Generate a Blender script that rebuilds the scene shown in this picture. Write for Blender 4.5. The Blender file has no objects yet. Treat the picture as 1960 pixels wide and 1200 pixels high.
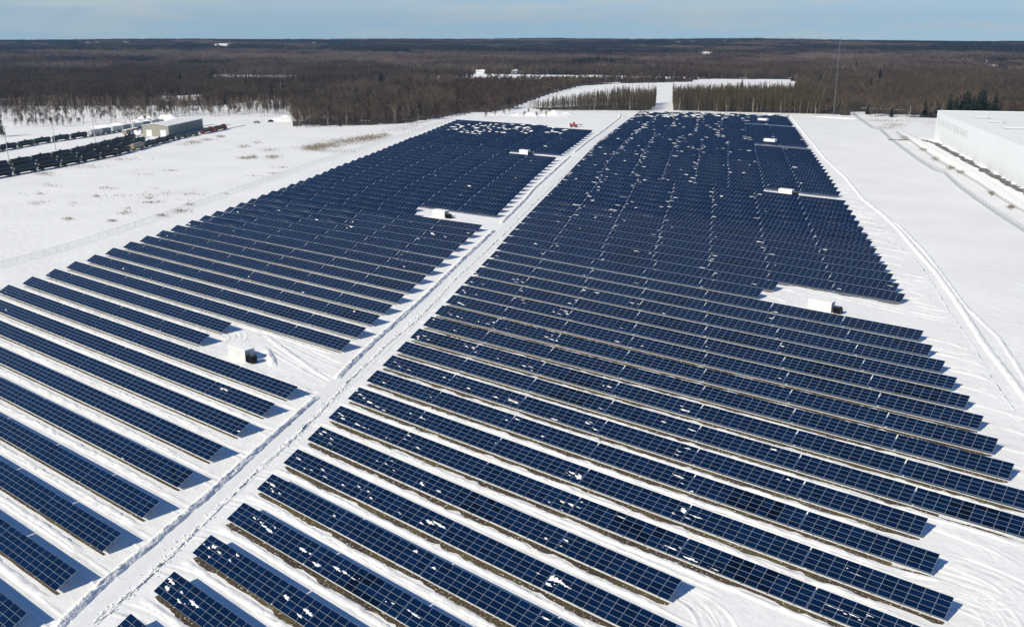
import bpy, math, random
import numpy as np
from mathutils import Vector
R = math.radians
S = bpy.context.scene
COL = S.collection
rnd = random.Random(7)
H = 83.0; F = 1850.0; HZ = 47.0; CX, CY = 980.0, 600.0
PITCH = math.atan((CY - HZ) / F)
AZ = math.atan((2555.0 - CX) / math.hypot(F, CY - HZ))
# ------------------------------------------------------------------ camera
cam = bpy.data.cameras.new('camera'); co = bpy.data.objects.new('camera', cam); COL.objects.link(co)
co.location = (0, 0, H); co.rotation_euler = (R(90) - PITCH, 0, AZ)
cam.sensor_width = 36; cam.lens = 36 * F / 1960; cam.clip_start = 1; cam.clip_end = 20000
S.camera = co
# ------------------------------------------------------------------ light
SUN_EL, SUN_AZ = 37.0, 192.0          # azimuth clockwise from +Y, where the sun stands
sd = Vector((math.sin(R(SUN_AZ)) * math.cos(R(SUN_EL)), math.cos(R(SUN_AZ)) * math.cos(R(SUN_EL)), math.sin(R(SUN_EL))))
sl = bpy.data.lights.new('sun', 'SUN'); so = bpy.data.objects.new('sun', sl); COL.objects.link(so)
sl.energy = 4.5; sl.angle = R(0.5); sl.color = (1.0, 0.91, 0.71)
so.rotation_euler = sd.to_track_quat('Z', 'Y').to_euler(); so.location = (-100, -100, 300)
W = bpy.data.worlds.new('World'); S.world = W; W.use_nodes = True
nt = W.node_tree; nt.nodes.clear()
def N(nt, t, **k):
    n = nt.nodes.new(t)
    for a, b in k.items(): setattr(n, a, b)
    return n
def L(nt, a, b): nt.links.new(a, b)
wo = N(nt, 'ShaderNodeOutputWorld'); bg = N(nt, 'ShaderNodeBackground'); bg.inputs[1].default_value = 0.085
sky = N(nt, 'ShaderNodeTexSky', sky_type='NISHITA'); sky.sun_disc = False
sky.sun_elevation = R(SUN_EL); sky.sun_rotation = R(SUN_AZ); sky.altitude = 100
sky.air_density = 1.0; sky.dust_density = 0.3; sky.ozone_density = 4.0
tc = N(nt, 'ShaderNodeTexCoord'); va = N(nt, 'ShaderNodeVectorMath', operation='ADD'); va.inputs[1].default_value = (0, 0, 0.07)
L(nt, tc.outputs['Generated'], va.inputs[0]); L(nt, va.outputs[0], sky.inputs[0])
mp = N(nt, 'ShaderNodeMapping'); mp.inputs['Scale'].default_value = (7, 7, 60)
L(nt, tc.outputs['Generated'], mp.inputs[0])
cn = N(nt, 'ShaderNodeTexNoise'); cn.inputs['Scale'].default_value = 1.3; cn.inputs['Detail'].default_value = 7; cn.inputs['Roughness'].default_value = .55
L(nt, mp.outputs[0], cn.inputs['Vector'])
cr = N(nt, 'ShaderNodeMapRange'); cr.inputs[1].default_value = .44; cr.inputs[2].default_value = .68; cr.inputs[3].default_value = .6; cr.inputs[4].default_value = .85
L(nt, cn.outputs[0], cr.inputs[0])
sx = N(nt, 'ShaderNodeSeparateXYZ'); L(nt, tc.outputs['Generated'], sx.inputs[0])
hr = N(nt, 'ShaderNodeMapRange'); hr.inputs[1].default_value = -.02; hr.inputs[2].default_value = .008; hr.inputs[3].default_value = .75
L(nt, sx.outputs[2], hr.inputs[0])
hr2 = N(nt, 'ShaderNodeMapRange'); hr2.inputs[1].default_value = .5; hr2.inputs[2].default_value = .12
L(nt, sx.outputs[2], hr2.inputs[0])
m1 = N(nt, 'ShaderNodeMath', operation='MULTIPLY'); L(nt, cr.outputs[0], m1.inputs[0]); L(nt, hr.outputs[0], m1.inputs[1])
m2 = N(nt, 'ShaderNodeMath', operation='MULTIPLY'); L(nt, m1.outputs[0], m2.inputs[0]); L(nt, hr2.outputs[0], m2.inputs[1])
tint = N(nt, 'ShaderNodeMixRGB', blend_type='MULTIPLY'); tint.inputs[0].default_value = 1; tint.inputs[2].default_value = (.40, .84, 1.22, 1)
L(nt, sky.outputs[0], tint.inputs[1])
mx = N(nt, 'ShaderNodeMixRGB'); mx.inputs[2].default_value = (6.3, 6.7, 6.3, 1)
L(nt, m2.outputs[0], mx.inputs[0]); L(nt, tint.outputs[0], mx.inputs[1])
L(nt, mx.outputs[0], bg.inputs[0]); L(nt, bg.outputs[0], wo.inputs[0])
S.view_settings.view_transform = 'Standard'; S.view_settings.look = 'None'; S.view_settings.gamma = 1
S.view_settings.exposure = 0.14
S.render.engine = 'CYCLES'

# ------------------------------------------------------------------ projection helpers (photo measurements -> metres on the ground)
cp, sp_, ca, sa = math.cos(PITCH), math.sin(PITCH), math.cos(AZ), math.sin(AZ)
def ray(x, y):
    r = x - CX; u = -(y - CY)
    fw = cp * F + sp_ * u; up = -sp_ * F + cp * u
    return np.array([r * ca - fw * sa, r * sa + fw * ca, up])
def gp(x, y, z=0.0):
    d = ray(x, y); t = (H - z) / (-d[2]); return (d[0] * t, d[1] * t)
def proj(X, Y, Z=0.0):
    r = X * ca + Y * sa; f = -X * sa + Y * ca; u = Z - H
    fw = cp * f - sp_ * u; up = sp_ * f + cp * u
    return CX + F * r / fw, CY - F * up / fw
def gline(pts, z=0.0): return [gp(x, y, z) for x, y in pts]
def resample(pts, step):
    P = np.array(pts, float); d = np.r_[0, np.cumsum(np.hypot(*np.diff(P, axis=0).T))]
    n = max(2, int(d[-1] / step) + 1); s = np.linspace(0, d[-1], n)
    return np.c_[np.interp(s, d, P[:, 0]), np.interp(s, d, P[:, 1])], s
def smooth(P, it=3):
    P = P.copy()
    for _ in range(it): P[1:-1] = (P[:-2] + 2 * P[1:-1] + P[2:]) / 4
    return P
def hsh(ix, iy, seed=0):
    v = np.sin(ix * 127.1 + iy * 311.7 + seed * 74.7) * 43758.5453
    return v - np.floor(v)
def vnoise(x, y, seed=0):
    x = np.asarray(x, float); y = np.asarray(y, float)
    ix = np.floor(x); iy = np.floor(y); fx = x - ix; fy = y - iy
    fx = fx * fx * (3 - 2 * fx); fy = fy * fy * (3 - 2 * fy)
    a = hsh(ix, iy, seed); b = hsh(ix + 1, iy, seed); c = hsh(ix, iy + 1, seed); d = hsh(ix + 1, iy + 1, seed)
    return (a * (1 - fx) + b * fx) * (1 - fy) + (c * (1 - fx) + d * fx) * fy
def inpoly(px, py, poly):
    px = np.asarray(px); py = np.asarray(py); c = np.zeros(px.shape, bool)
    n = len(poly)
    for i in range(n):
        x1, y1 = poly[i]; x2, y2 = poly[(i + 1) % n]
        if y1 == y2: continue
        c ^= ((y1 > py) != (y2 > py)) & (px < (x2 - x1) * (py - y1) / (y2 - y1) + x1)
    return c

# ------------------------------------------------------------------ mesh helpers
class MB:
    def __init__(s): s.v = []; s.f = []; s.m = []; s.t = []
    def quad(s, a, b, c, d, mi=0, tone=1.0):
        n = len(s.v); s.v += [a, b, c, d]; s.f.append((n, n + 1, n + 2, n + 3)); s.m.append(mi); s.t.append(tone)
    def poly(s, pts, mi=0, tone=1.0):
        n = len(s.v); s.v += list(pts); s.f.append(tuple(range(n, n + len(pts)))); s.m.append(mi); s.t.append(tone)
    def box(s, x0, x1, y0, y1, z0, z1, mi=0, top=None, xf=None, tone=1.0):
        c = [(x0, y0, z0), (x1, y0, z0), (x1, y1, z0), (x0, y1, z0), (x0, y0, z1), (x1, y0, z1), (x1, y1, z1), (x0, y1, z1)]
        if xf: c = [xf(p) for p in c]
        n = len(s.v); s.v += c
        for i, q in enumerate(((0, 3, 2, 1), (4, 5, 6, 7), (0, 1, 5, 4), (1, 2, 6, 5), (2, 3, 7, 6), (3, 0, 4, 7))):
            s.f.append(tuple(n + k for k in q)); s.m.append(top if (top is not None and i == 1) else mi); s.t.append(tone)
    def tube(s, p0, p1, r0, r1=None, n=6, mi=0, cap=True):
        r1 = r0 if r1 is None else r1
        a = Vector(p0); b = Vector(p1); d = (b - a).normalized()
        u = d.orthogonal().normalized(); w = d.cross(u); k = len(s.v)
        for c, r in ((a, r0), (b, r1)):
            for i in range(n):
                t = 2 * math.pi * i / n; q = c + (u * math.cos(t) + w * math.sin(t)) * r; s.v.append(tuple(q))
        for i in range(n):
            j = (i + 1) % n; s.f.append((k + i, k + j, k + n + j, k + n + i)); s.m.append(mi); s.t.append(1)
        if cap:
            s.f.append(tuple(k + n + i for i in range(n))); s.m.append(mi); s.t.append(1)
            s.f.append(tuple(k + n - 1 - i for i in range(n))); s.m.append(mi); s.t.append(1)
    def lathe(s, prof, n=10, mi=0, c=(0, 0, 0), axis='z'):
        k = len(s.v)
        for r, h in prof:
            for i in range(n):
                t = 2 * math.pi * i / n; a, b = r * math.cos(t), r * math.sin(t)
                s.v.append((c[0] + a, c[1] + b, c[2] + h) if axis == 'z' else (c[0] + h, c[1] + a, c[2] + b))
        for j in range(len(prof) - 1):
            for i in range(n):
                i2 = (i + 1) % n; s.f.append((k + j * n + i, k + j * n + i2, k + (j + 1) * n + i2, k + (j + 1) * n + i)); s.m.append(mi); s.t.append(1)
    def mesh(s, name, mats, smooth=False):
        me = bpy.data.meshes.new(name); me.from_pydata(s.v, [], s.f)
        for m in mats: me.materials.append(m)
        if len(mats) > 1: me.polygons.foreach_set('material_index', s.m)
        at = me.attributes.new('tone', 'FLOAT', 'FACE'); at.data.foreach_set('value', s.t)
        if smooth: me.polygons.foreach_set('use_smooth', [True] * len(s.f))
        me.update(); return me
    def build(s, name, mats, parent=None, smooth=False):
        if not isinstance(mats, (list, tuple)): mats = [mats]
        return link(name, s.mesh(name, mats, smooth), parent)
def link(name, me, parent=None, loc=None, rz=0):
    o = bpy.data.objects.new(name, me); COL.objects.link(o)
    if parent: o.parent = parent
    if loc is not None: o.location = loc
    if rz: o.rotation_euler.z = rz
    return o
def npmesh(name, V, Fq, mat, smooth=False, tone=None):
    me = bpy.data.meshes.new(name); V = np.asarray(V, np.float32); Fq = np.asarray(Fq, np.int32)
    k = Fq.shape[1]
    me.vertices.add(len(V)); me.vertices.foreach_set('co', V.ravel())
    me.loops.add(Fq.size); me.loops.foreach_set('vertex_index', Fq.ravel())
    me.polygons.add(len(Fq)); me.polygons.foreach_set('loop_start', np.arange(0, Fq.size, k, dtype=np.int32))
    me.polygons.foreach_set('loop_total', np.full(len(Fq), k, np.int32))
    for m in (mat if isinstance(mat, (list, tuple)) else [mat]): me.materials.append(m)
    if smooth: me.polygons.foreach_set('use_smooth', np.ones(len(Fq), bool))
    if tone is not None:
        at = me.attributes.new('tone', 'FLOAT', 'FACE'); at.data.foreach_set('value', np.asarray(tone, np.float32))
    me.update(calc_edges=True); me.validate(); return me
def tag(o, label=None, cat=None, group=None, kind=None):
    if label: o['label'] = label
    if cat: o['category'] = cat
    if group: o['group'] = group
    if kind: o['kind'] = kind
    return o
def empty(name, loc, rz=0, label=None, cat=None, group=None):
    o = bpy.data.objects.new(name, None); COL.objects.link(o); o.location = loc; o.rotation_euler.z = rz; o.empty_display_size = .5
    return tag(o, label, cat, group)

# ------------------------------------------------------------------ materials
def mat(name, col, rough=.6, metal=0.0, noise=None, bump=None, spec=None, tone=False, col2=None):
    """noise=(scale, amount) mottles the colour; bump=(scale, strength, distance)"""
    m = bpy.data.materials.new(name); m.use_nodes = True; t = m.node_tree
    b = t.nodes['Principled BSDF']; b.inputs['Base Color'].default_value = (*col, 1)
    b.inputs['Roughness'].default_value = rough; b.inputs['Metallic'].default_value = metal
    if spec is not None: b.inputs['Specular IOR Level'].default_value = spec
    out = None
    if noise or bump:
        g = N(t, 'ShaderNodeNewGeometry')
    if noise:
        n = N(t, 'ShaderNodeTexNoise'); n.inputs['Scale'].default_value = noise[0]; n.inputs['Detail'].default_value = 5
        L(t, g.outputs['Position'], n.inputs['Vector'])
        r = N(t, 'ShaderNodeMapRange'); r.inputs[1].default_value = .3; r.inputs[2].default_value = .7
        r.inputs[3].default_value = 1 - noise[1]; r.inputs[4].default_value = 1 + noise[1]; L(t, n.outputs[0], r.inputs[0])
        mu = N(t, 'ShaderNodeVectorMath', operation='SCALE'); mu.inputs[0].default_value = col; L(t, r.outputs[0], mu.inputs['Scale'])
        out = mu.outputs[0]
        if col2:
            n2 = N(t, 'ShaderNodeTexNoise'); n2.inputs['Scale'].default_value = noise[0] * .6; n2.inputs['Detail'].default_value = 3; L(t, g.outputs['Position'], n2.inputs['Vector'])
            r2 = N(t, 'ShaderNodeMapRange'); r2.inputs[1].default_value = .40; r2.inputs[2].default_value = .56; L(t, n2.outputs[0], r2.inputs[0])
            x = N(t, 'ShaderNodeMixRGB'); x.inputs[1].default_value = (*col, 1); x.inputs[2].default_value = (*col2, 1); L(t, r2.outputs[0], x.inputs[0]); L(t, x.outputs[0], mu.inputs[0])
    if tone:
        a = N(t, 'ShaderNodeAttribute', attribute_name='tone'); mu = N(t, 'ShaderNodeVectorMath', operation='SCALE')
        if out: L(t, out, mu.inputs[0])
        else: mu.inputs[0].default_value = col
        L(t, a.outputs['Fac'], mu.inputs['Scale']); out = mu.outputs[0]
    if out: L(t, out, b.inputs['Base Color'])
    if bump:
        n = N(t, 'ShaderNodeTexNoise'); n.inputs['Scale'].default_value = bump[0]; n.inputs['Detail'].default_value = 6
        L(t, g.outputs['Position'], n.inputs['Vector'])
        bm = N(t, 'ShaderNodeBump'); bm.inputs['Strength'].default_value = bump[1]; bm.inputs['Distance'].default_value = bump[2]
        L(t, n.outputs[0], bm.inputs['Height']); L(t, bm.outputs[0], b.inputs['Normal'])
    return m
SN = (.83, .83, .83)
M = {}
M['snow'] = mat('snow', SN, .65, noise=(.035, .045), bump=(.35, .5, .5), spec=.2)
M['snow_berm'] = mat('snow_berm', (.85, .85, .85), .7, bump=(1.6, .8, .35), spec=.2)
M['snow_road'] = mat('packed_snow', (.80, .80, .80), .55, noise=(.6, .03), bump=(.9, .35, .15), spec=.3)
M['snow_lump'] = mat('snow_lump', (.84, .84, .84), .7, bump=(3, .4, .1), spec=.2)
M['mud'] = mat('mud', (.11, .10, .10), .8, noise=(.8, .3))
M['grass'] = mat('dry_grass', (.20, .15, .09), .9, noise=(1.5, .35), tone=True)
M['alu'] = mat('aluminium', (.29, .34, .41), .45, .2)
M['steel'] = mat('galvanised_steel', (.30, .32, .34), .5, .5)
M['glass'] = mat('solar_glass', (.0012, .0082, .034), .14, tone=True)
M['white_wall'] = mat('white_cladding', (.74, .76, .79), .6, noise=(.05, .02))
M['cabin'] = mat('cabin_cladding', (.68, .69, .69), .6, noise=(.4, .05))
M['black'] = mat('black_paint', (.012, .013, .016), .45, noise=(1.2, .4))
M['darkgreen'] = mat('dark_green_paint', (.012, .03, .028), .5, noise=(1.2, .3))
M['tan'] = mat('tan_paint', (.30, .24, .19), .6, noise=(.9, .15))
M['lightgrey'] = mat('light_grey_paint', (.42, .45, .46), .55, noise=(.9, .12))
M['midgrey'] = mat('mid_grey_paint', (.16, .19, .21), .55, noise=(.9, .15))
M['orange'] = mat('orange_red_paint', (.24, .03, .02), .5)
M['beige'] = mat('beige_cladding', (.31, .30, .25), .65)
M['greysiding'] = mat('grey_green_siding', (.20, .23, .21), .65)
M['greywall'] = mat('grey_panel', (.36, .41, .43), .6)
M['dark'] = mat('dark_gap', (.03, .03, .035), .8)
M['conc'] = mat('grey_vent', (.35, .36, .37), .8)
M['bark'] = mat('bark', (.085, .07, .06), .9, noise=(2, .3))
M['birch'] = mat('birch_bark', (.42, .38, .32), .8, noise=(2, .3))
M['twig'] = mat('purple_brown_twigs', (.056, .030, .024), .9, noise=(.02, .45), col2=(.098, .074, .048))
M['twig_far'] = mat('far_twigs', (.046, .029, .028), .9, noise=(.006, .5), col2=(.11, .08, .062))
M['twig_farpale'] = mat('far_pale_twigs', (.15, .115, .095), .9, noise=(.006, .4))
M['needle_far'] = mat('far_needles', (.007, .016, .014), .9, noise=(.05, .3))
M['twig_olive'] = mat('olive_twigs', (.085, .062, .024), .9, noise=(.02, .3))
M['twig_red'] = mat('red_brown_twigs', (.075, .032, .024), .9, noise=(.02, .3))
M['twig_pale'] = mat('pale_twigs', (.13, .092, .062), .9, noise=(.02, .25))
M['needle'] = mat('pine_needles', (.018, .034, .013), .8, noise=(.5, .35))
def fence_mat():
    m = bpy.data.materials.new('chain_link'); m.use_nodes = True; t = m.node_tree; b = t.nodes['Principled BSDF']
    b.inputs['Base Color'].default_value = (.34, .36, .37, 1); b.inputs['Metallic'].default_value = .3; b.inputs['Roughness'].default_value = .6
    o = t.nodes['Material Output']; tr = N(t, 'ShaderNodeBsdfTransparent'); mx = N(t, 'ShaderNodeMixShader')
    u = N(t, 'ShaderNodeTexCoord'); ws = []
    for k in (1, -1):                                                 # two crossing sets of wires
        mp = N(t, 'ShaderNodeMapping'); mp.inputs['Rotation'].default_value = (0, R(45 * k), 0); L(t, u.outputs['UV'], mp.inputs[0])
        w = N(t, 'ShaderNodeTexNoise')
        ws.append(w)
    mx.inputs[0].default_value = .30
    L(t, tr.outputs[0], mx.inputs[1]); L(t, b.outputs[0], mx.inputs[2]); L(t, mx.outputs[0], o.inputs['Surface'])
    for w in ws: t.nodes.remove(w)
    return m
M['chain'] = fence_mat()
def strip_mat():
    m = bpy.data.materials.new('thawed_ground'); m.use_nodes = True; t = m.node_tree; b = t.nodes['Principled BSDF']
    b.inputs['Roughness'].default_value = .85; g = N(t, 'ShaderNodeNewGeometry')
    n = N(t, 'ShaderNodeTexNoise'); n.inputs['Scale'].default_value = .11; n.inputs['Detail'].default_value = 2; L(t, g.outputs['Position'], n.inputs['Vector'])
    n2 = N(t, 'ShaderNodeTexNoise'); n2.inputs['Scale'].default_value = 2.2; n2.inputs['Detail'].default_value = 6; L(t, g.outputs['Position'], n2.inputs['Vector'])
    c = N(t, 'ShaderNodeValToRGB'); c.color_ramp.elements[0].position = .35; c.color_ramp.elements[0].color = (.050, .036, .024, 1)
    c.color_ramp.elements[1].position = .62; c.color_ramp.elements[1].color = (.105, .085, .036, 1)
    e = c.color_ramp.elements.new(.5); e.color = (.075, .052, .032, 1); L(t, n.outputs[0], c.inputs[0])
    r = N(t, 'ShaderNodeMapRange'); r.inputs[1].default_value = .62; r.inputs[2].default_value = .67; L(t, n2.outputs[0], r.inputs[0])
    d = N(t, 'ShaderNodeMapRange'); d.inputs[1].default_value = .25; d.inputs[2].default_value = .75; d.inputs[3].default_value = .5; d.inputs[4].default_value = 1.5; L(t, n2.outputs[0], d.inputs[0])
    s = N(t, 'ShaderNodeVectorMath', operation='SCALE'); L(t, c.outputs[0], s.inputs[0]); L(t, d.outputs[0], s.inputs['Scale'])
    x = N(t, 'ShaderNodeMixRGB'); x.inputs[2].default_value = (*SN, 1); L(t, r.outputs[0], x.inputs[0]); L(t, s.outputs[0], x.inputs[1]); L(t, x.outputs[0], b.inputs['Base Color'])
    return m
M['strip'] = strip_mat()

# ------------------------------------------------------------------ ground
HF = Vector((-sa, ca)); HR = Vector((ca, sa))      # forward and right on the ground
def hill(X, Y):
    """gentle relief far beyond the site"""
    X = np.asarray(X, float); Y = np.asarray(Y, float); d = np.hypot(X, Y)
    k = np.clip((d - 1900) / 2500, 0, 1)
    return k * (16 * (vnoise(X / 1300, Y / 1300, 3) - .5) + 7 * (vnoise(X / 420, Y / 420, 5) - .5))
rad = np.r_[0, 60, 150, 300, 500, 750, 1000, 1300, 1600, 1900, np.linspace(2100, 5100, 26)]
ang = np.linspace(-R(62), R(62), 90)
V = []; Fq = []
for r_ in rad:
    for a in ang:
        aa = a - AZ; x, y = r_ * math.sin(aa), r_ * math.cos(aa)
        V.append((x, y, 0))
V = np.array(V)
# ring 0 sits behind the camera so the sheet also lies under it
V[:len(ang), 0] += -HF[0] * 250 + np.linspace(-300, 300, len(ang)) * HR[0]; V[:len(ang), 1] += -HF[1] * 250 + np.linspace(-300, 300, len(ang)) * HR[1]
V[:, 2] = hill(V[:, 0], V[:, 1])
na = len(ang)
for i in range(len(rad) - 1):
    for j in range(na - 1): Fq.append((i * na + j, (i + 1) * na + j, (i + 1) * na + j + 1, i * na + j + 1)[::-1])
tag(link('ground', npmesh('ground', V, Fq, M['snow'], True)), kind='structure')

def ribbon(pts, prof, step=1.5, z=.01, wob=0.0, zn=0.0, seed=0, taper=True, sm=3):
    """prof: list of (offset to the right, height); returns verts, quads"""
    P, s = resample(pts, step); P = smooth(P, sm)
    T = np.gradient(P, axis=0); T /= np.maximum(np.hypot(T[:, 0], T[:, 1]), 1e-6)[:, None]; Nn = np.c_[T[:, 1], -T[:, 0]]
    n = len(P); k = len(prof); V = np.zeros((n, k, 3)); env = np.minimum(1, np.minimum(s, s[-1] - s) / 3.0) if taper else np.ones(n)
    for j, (o, h) in enumerate(prof):
        w = o + wob * (vnoise(s / 2.2, s * 0 + j * 7.3 + seed, 1) - .5) * 2
        V[:, j, 0] = P[:, 0] + Nn[:, 0] * w; V[:, j, 1] = P[:, 1] + Nn[:, 1] * w
        hh = h * env
        if h > 0 and zn: hh = hh * (1 + zn * (vnoise(s / .9, s * 0 + j * 3.1 + seed, 2) - .5) * 2)
        V[:, j, 2] = z + hh
    idx = np.arange(n * k).reshape(n, k)
    Q = np.stack([idx[:-1, :-1], idx[:-1, 1:], idx[1:, 1:], idx[1:, :-1]], -1).reshape(-1, 4)
    return V.reshape(-1, 3), Q
class NB:
    def __init__(s): s.V = []; s.Q = []; s.n = 0
    def add(s, V, Q): s.V.append(V); s.Q.append(Q + s.n); s.n += len(V)
    def mesh(s, name, mat, smooth=False): return npmesh(name, np.concatenate(s.V), np.concatenate(s.Q), mat, smooth)

ROAD = gline([(60, 1262), (165, 1180), (262, 1085), (435, 935), (560, 815), (640, 745), (700, 690), (800, 600), (893, 510), (985, 425), (1060, 350), (1120, 290), (1160, 255), (1200, 228), (1190, 217)])
tag(link('road', (lambda a: npmesh('road', a[0], a[1], M['snow_road'], True))(ribbon(ROAD, [(-3.0, 0), (-2.2, .0), (-1.9, -.02), (-1.2, .0), (0, .02), (1.2, .0), (1.9, -.02), (2.2, 0), (3.0, 0)], 2, z=.03, wob=.1, taper=False))), kind='structure')
BL1 = gline([(92, 1215), (108, 1200), (201, 1112), (292, 1037), (391, 952), (497, 856), (608, 757)])
BL2 = gline([(640, 727), (704, 664), (786, 591), (808, 571), (880, 501), (917, 467), (945, 441)])
BL3 = gline([(958, 428), (1003, 384), (1021, 362), (1060, 327), (1091, 299)])
BL4 = gline([(1098, 293), (1123, 273), (1158, 248), (1185, 227), (1187, 219)])
def berm(lines, w, h, label, name, seed, step=.45, dz=.35, nn=12):
    nb = NB()
    for pts in lines:
        prof = [(w * (t - .5), h * (t / .55) ** 1.6 if t < .55 else h * (1 - (t - .55) / .45) ** .8) for t in np.linspace(0, 1, nn)] if h > .5 else [(w * (t - .5), h * math.sin(math.pi * t)) for t in np.linspace(0, 1, nn)]
        prof[0] = (prof[0][0], -.03); prof[-1] = (prof[-1][0], -.03)
        nb.add(*ribbon(pts, prof, step, .0, wob=.22, zn=dz, seed=seed))
    o = link(name, nb.mesh(name, M['snow_berm'])); tag(o, kind='structure')
berm([BL1, BL2, BL3, BL4], 2.3, .72, '', 'snow_bank', 3)
BR = gline([(170, 1200), (198, 1177), (251, 1133), (335, 1054), (403, 987), (500, 893), (570, 830), (631, 769), (675, 722), (742, 658), (798, 611), (835, 574), (865, 540), (910, 499), (960, 452), (980, 432), (1008, 402), (1090, 325)])
berm([BR], 1.3, .12, '', 'snow_bank', 11, dz=.95)
# clods rolled off the plough along the right bank
nb = NB(); Pc, sc = resample(BR, .5)
cube = np.array([(-1, -1, -1), (1, -1, -1), (1, 1, -1), (-1, 1, -1), (-1, -1, 1), (1, -1, 1), (1, 1, 1), (-1, 1, 1)], float)
cq = np.array([(0, 3, 2, 1), (4, 5, 6, 7), (0, 1, 5, 4), (1, 2, 6, 5), (2, 3, 7, 6), (3, 0, 4, 7)])
RS = np.random.RandomState(5)
for p in Pc:
    if np.hypot(*p) > 330: continue
    for _ in range(RS.poisson(1.7 if vnoise(p[0] / 6, p[1] / 6, 9) > .35 else .4)):
        s_ = abs(RS.normal(0, .055)) + .05; A = cube * s_ * RS.uniform(.6, 1.2, (8, 3)); t = RS.uniform(0, 3.14)
        A = np.c_[A[:, 0] * math.cos(t) - A[:, 1] * math.sin(t), A[:, 0] * math.sin(t) + A[:, 1] * math.cos(t), A[:, 2]]
        nb.add(A + (p[0] + RS.normal(0, .65), p[1] + RS.normal(0, .65), .1 + s_ * .4), cq)
tag(link('snow_clods', nb.mesh('snow_clods', M['snow_berm'])), 'small broken snow clods strewn along the right bank of the road', 'snow', kind='stuff')

# ------------------------------------------------------------------ solar rows
TILT = R(26); SL = 4.04; ZL = .85; MW, MH = 1.98, 1.01; TLEN = 11 * MW; TP = 22.0
ZT = ZL + SL * math.sin(TILT); DEP = SL * math.cos(TILT); s80 = H / 80.0
# Y of the top edge at the left end of each row (from the photo, 80 m camera units)
RBY = [56.4, 66.2, 75.9, 85.7, 95.6, 105.3, 115.1, 125.0, 134.9, 145.1, 154.8, 164.5, 174.4, 184.5, 194.6, 204.9, 214.6, 225.0, 235.8, 246.8, 257.8]
RBX = [-113.6, -118.5, -123.5, -128.5, -133.6, -138.6, -143.6, -148.9, -154, -159.1, -164, -169.1, -174.2, -179.3, -184.5, -189.8, -195.1, -200.6, -206.1, -212.1, -217.7]
RDY = [-4.5, -4.3, -4.1, -4.0, -3.8, -3.7, -3.5, -3.3, -3.0, -2.3, -1.5, -1, -.4, .1, .2, .4, .7, .6, 0, -.6, -.6]
y = 257.8
while y < 835: y += 11.15 + (y - 257.8) * .0012; RBY.append(y)
rbl = [(217.7, 257.8)]
RLp = [gp(x, y, ZT) for x, y in [(949, 479.7), (975, 448), (1021, 400), (1066.7, 354), (1105, 313), (1148, 269), (1190, 238), (1225, 213)]]
RRp = [gp(x, y, ZT) for x, y in [(1776, 634), (1734, 562), (1722.5, 541.5), (1700, 506), (1680, 476.5), (1664, 449), (1648, 426), (1635, 405), (1622, 386.6), (1606.6, 361), (1597, 345.4), (1570, 307), (1545, 272), (1524, 243), (1507, 222)]]
def xat(poly, Y):
    P = np.array(poly); o = np.argsort(P[:, 1]); return float(np.interp(Y, P[o, 1], P[o, 0]))
rows = []      # dict: block, idx, x0, y0 (top-left corner), ang, spans list of table lengths in modules
NT = {0: 4, 1: 4, 2: 4, 3: 4, 4: 4, 5: 4, 6: 4, 7: 6, 8: 6, 9: 6, 10: 6, 11: 7, 12: 7}
for i, Y in enumerate(RBY):
    Y *= s80
    if i <= 20:
        x0 = RBX[i] * s80; n = NT.get(i, 7); dy = RDY[i] * s80; x1 = x0 + n * TP
    else:
        x0 = xat(RLp, Y); x1 = xat(RRp, Y); n = int(round((x1 - x0) / 22.0 + .15)); dy = 0
        if i in (21, 22): n = 5; x1 = gp(1474, 549, ZT)[0]
    yl = math.atan2(dy, max(x1 - x0, 30)); pitch = (x1 - x0) / n
    if i <= 20 and NT.get(i, 7): pitch = TP
    rows.append(dict(b='right', i=i, x0=x0, y0=Y, ang=yl, n=n, pitch=pitch, part=0))
# left block
LBY = [126.2, 135.7, 145.3, 154.9, 164.3, 174, 183.6, 193.2, 202.6, 211.9, 221.5, 231.1, 240.4, 249.8, 259.4, 269.1, 278.9, 288.5, 298.1, 308, 317.6, 327, 337.1, 346.9, 357.2, 366.9, 377.2, 387.4, 398.2, 408.5, 419.5, 429.4, 440, 451, 461.8, 473, 484.8, 495.4, 504.8, 514.5]
LBX = [-305, -309.5, -313.9, -319, -323.3, -328.4, -333.2, -338, -342.4, -347.2, -351.5, -356.3, -361.3, -365.3, -370.5, -375.4, -380.8, -386, -390.5, -395.9, -400.7, -405.3, -411, -416.1, -422.5, -427.8, -433.5, -438.5, -444.8, -450, -455.9, -461.2, -467.1, -473.4, -479.3, -485.5, -492.2, -498.5, -502.6, -507.5]
y = 514.5
while y < 612: y += 11.3; LBY.append(y); LBX.append(-507.5 - (y - 514.5) * .552)
LDY = lambda i: [0.3, .5, .8, 1.1, 1.6, 2.1, 2.2, 2.8, 3.9, 4.4, 5.2, 5.8, 7.2, 8.4, 9.1, 10, 11][i] if i <= 16 else min(9 + (i - 16) * .25, 14)
LRp = [gp(x, y, ZT) for x, y in [(573, 740), (673, 652), (702, 628), (753.6, 583.7), (837, 511), (886, 467), (926.5, 431), (960, 405), (984, 380), (1027, 338), (1069.8, 300), (1081, 291.7), (1110, 271), (1137.5, 249), (1158, 233)]]
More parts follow.
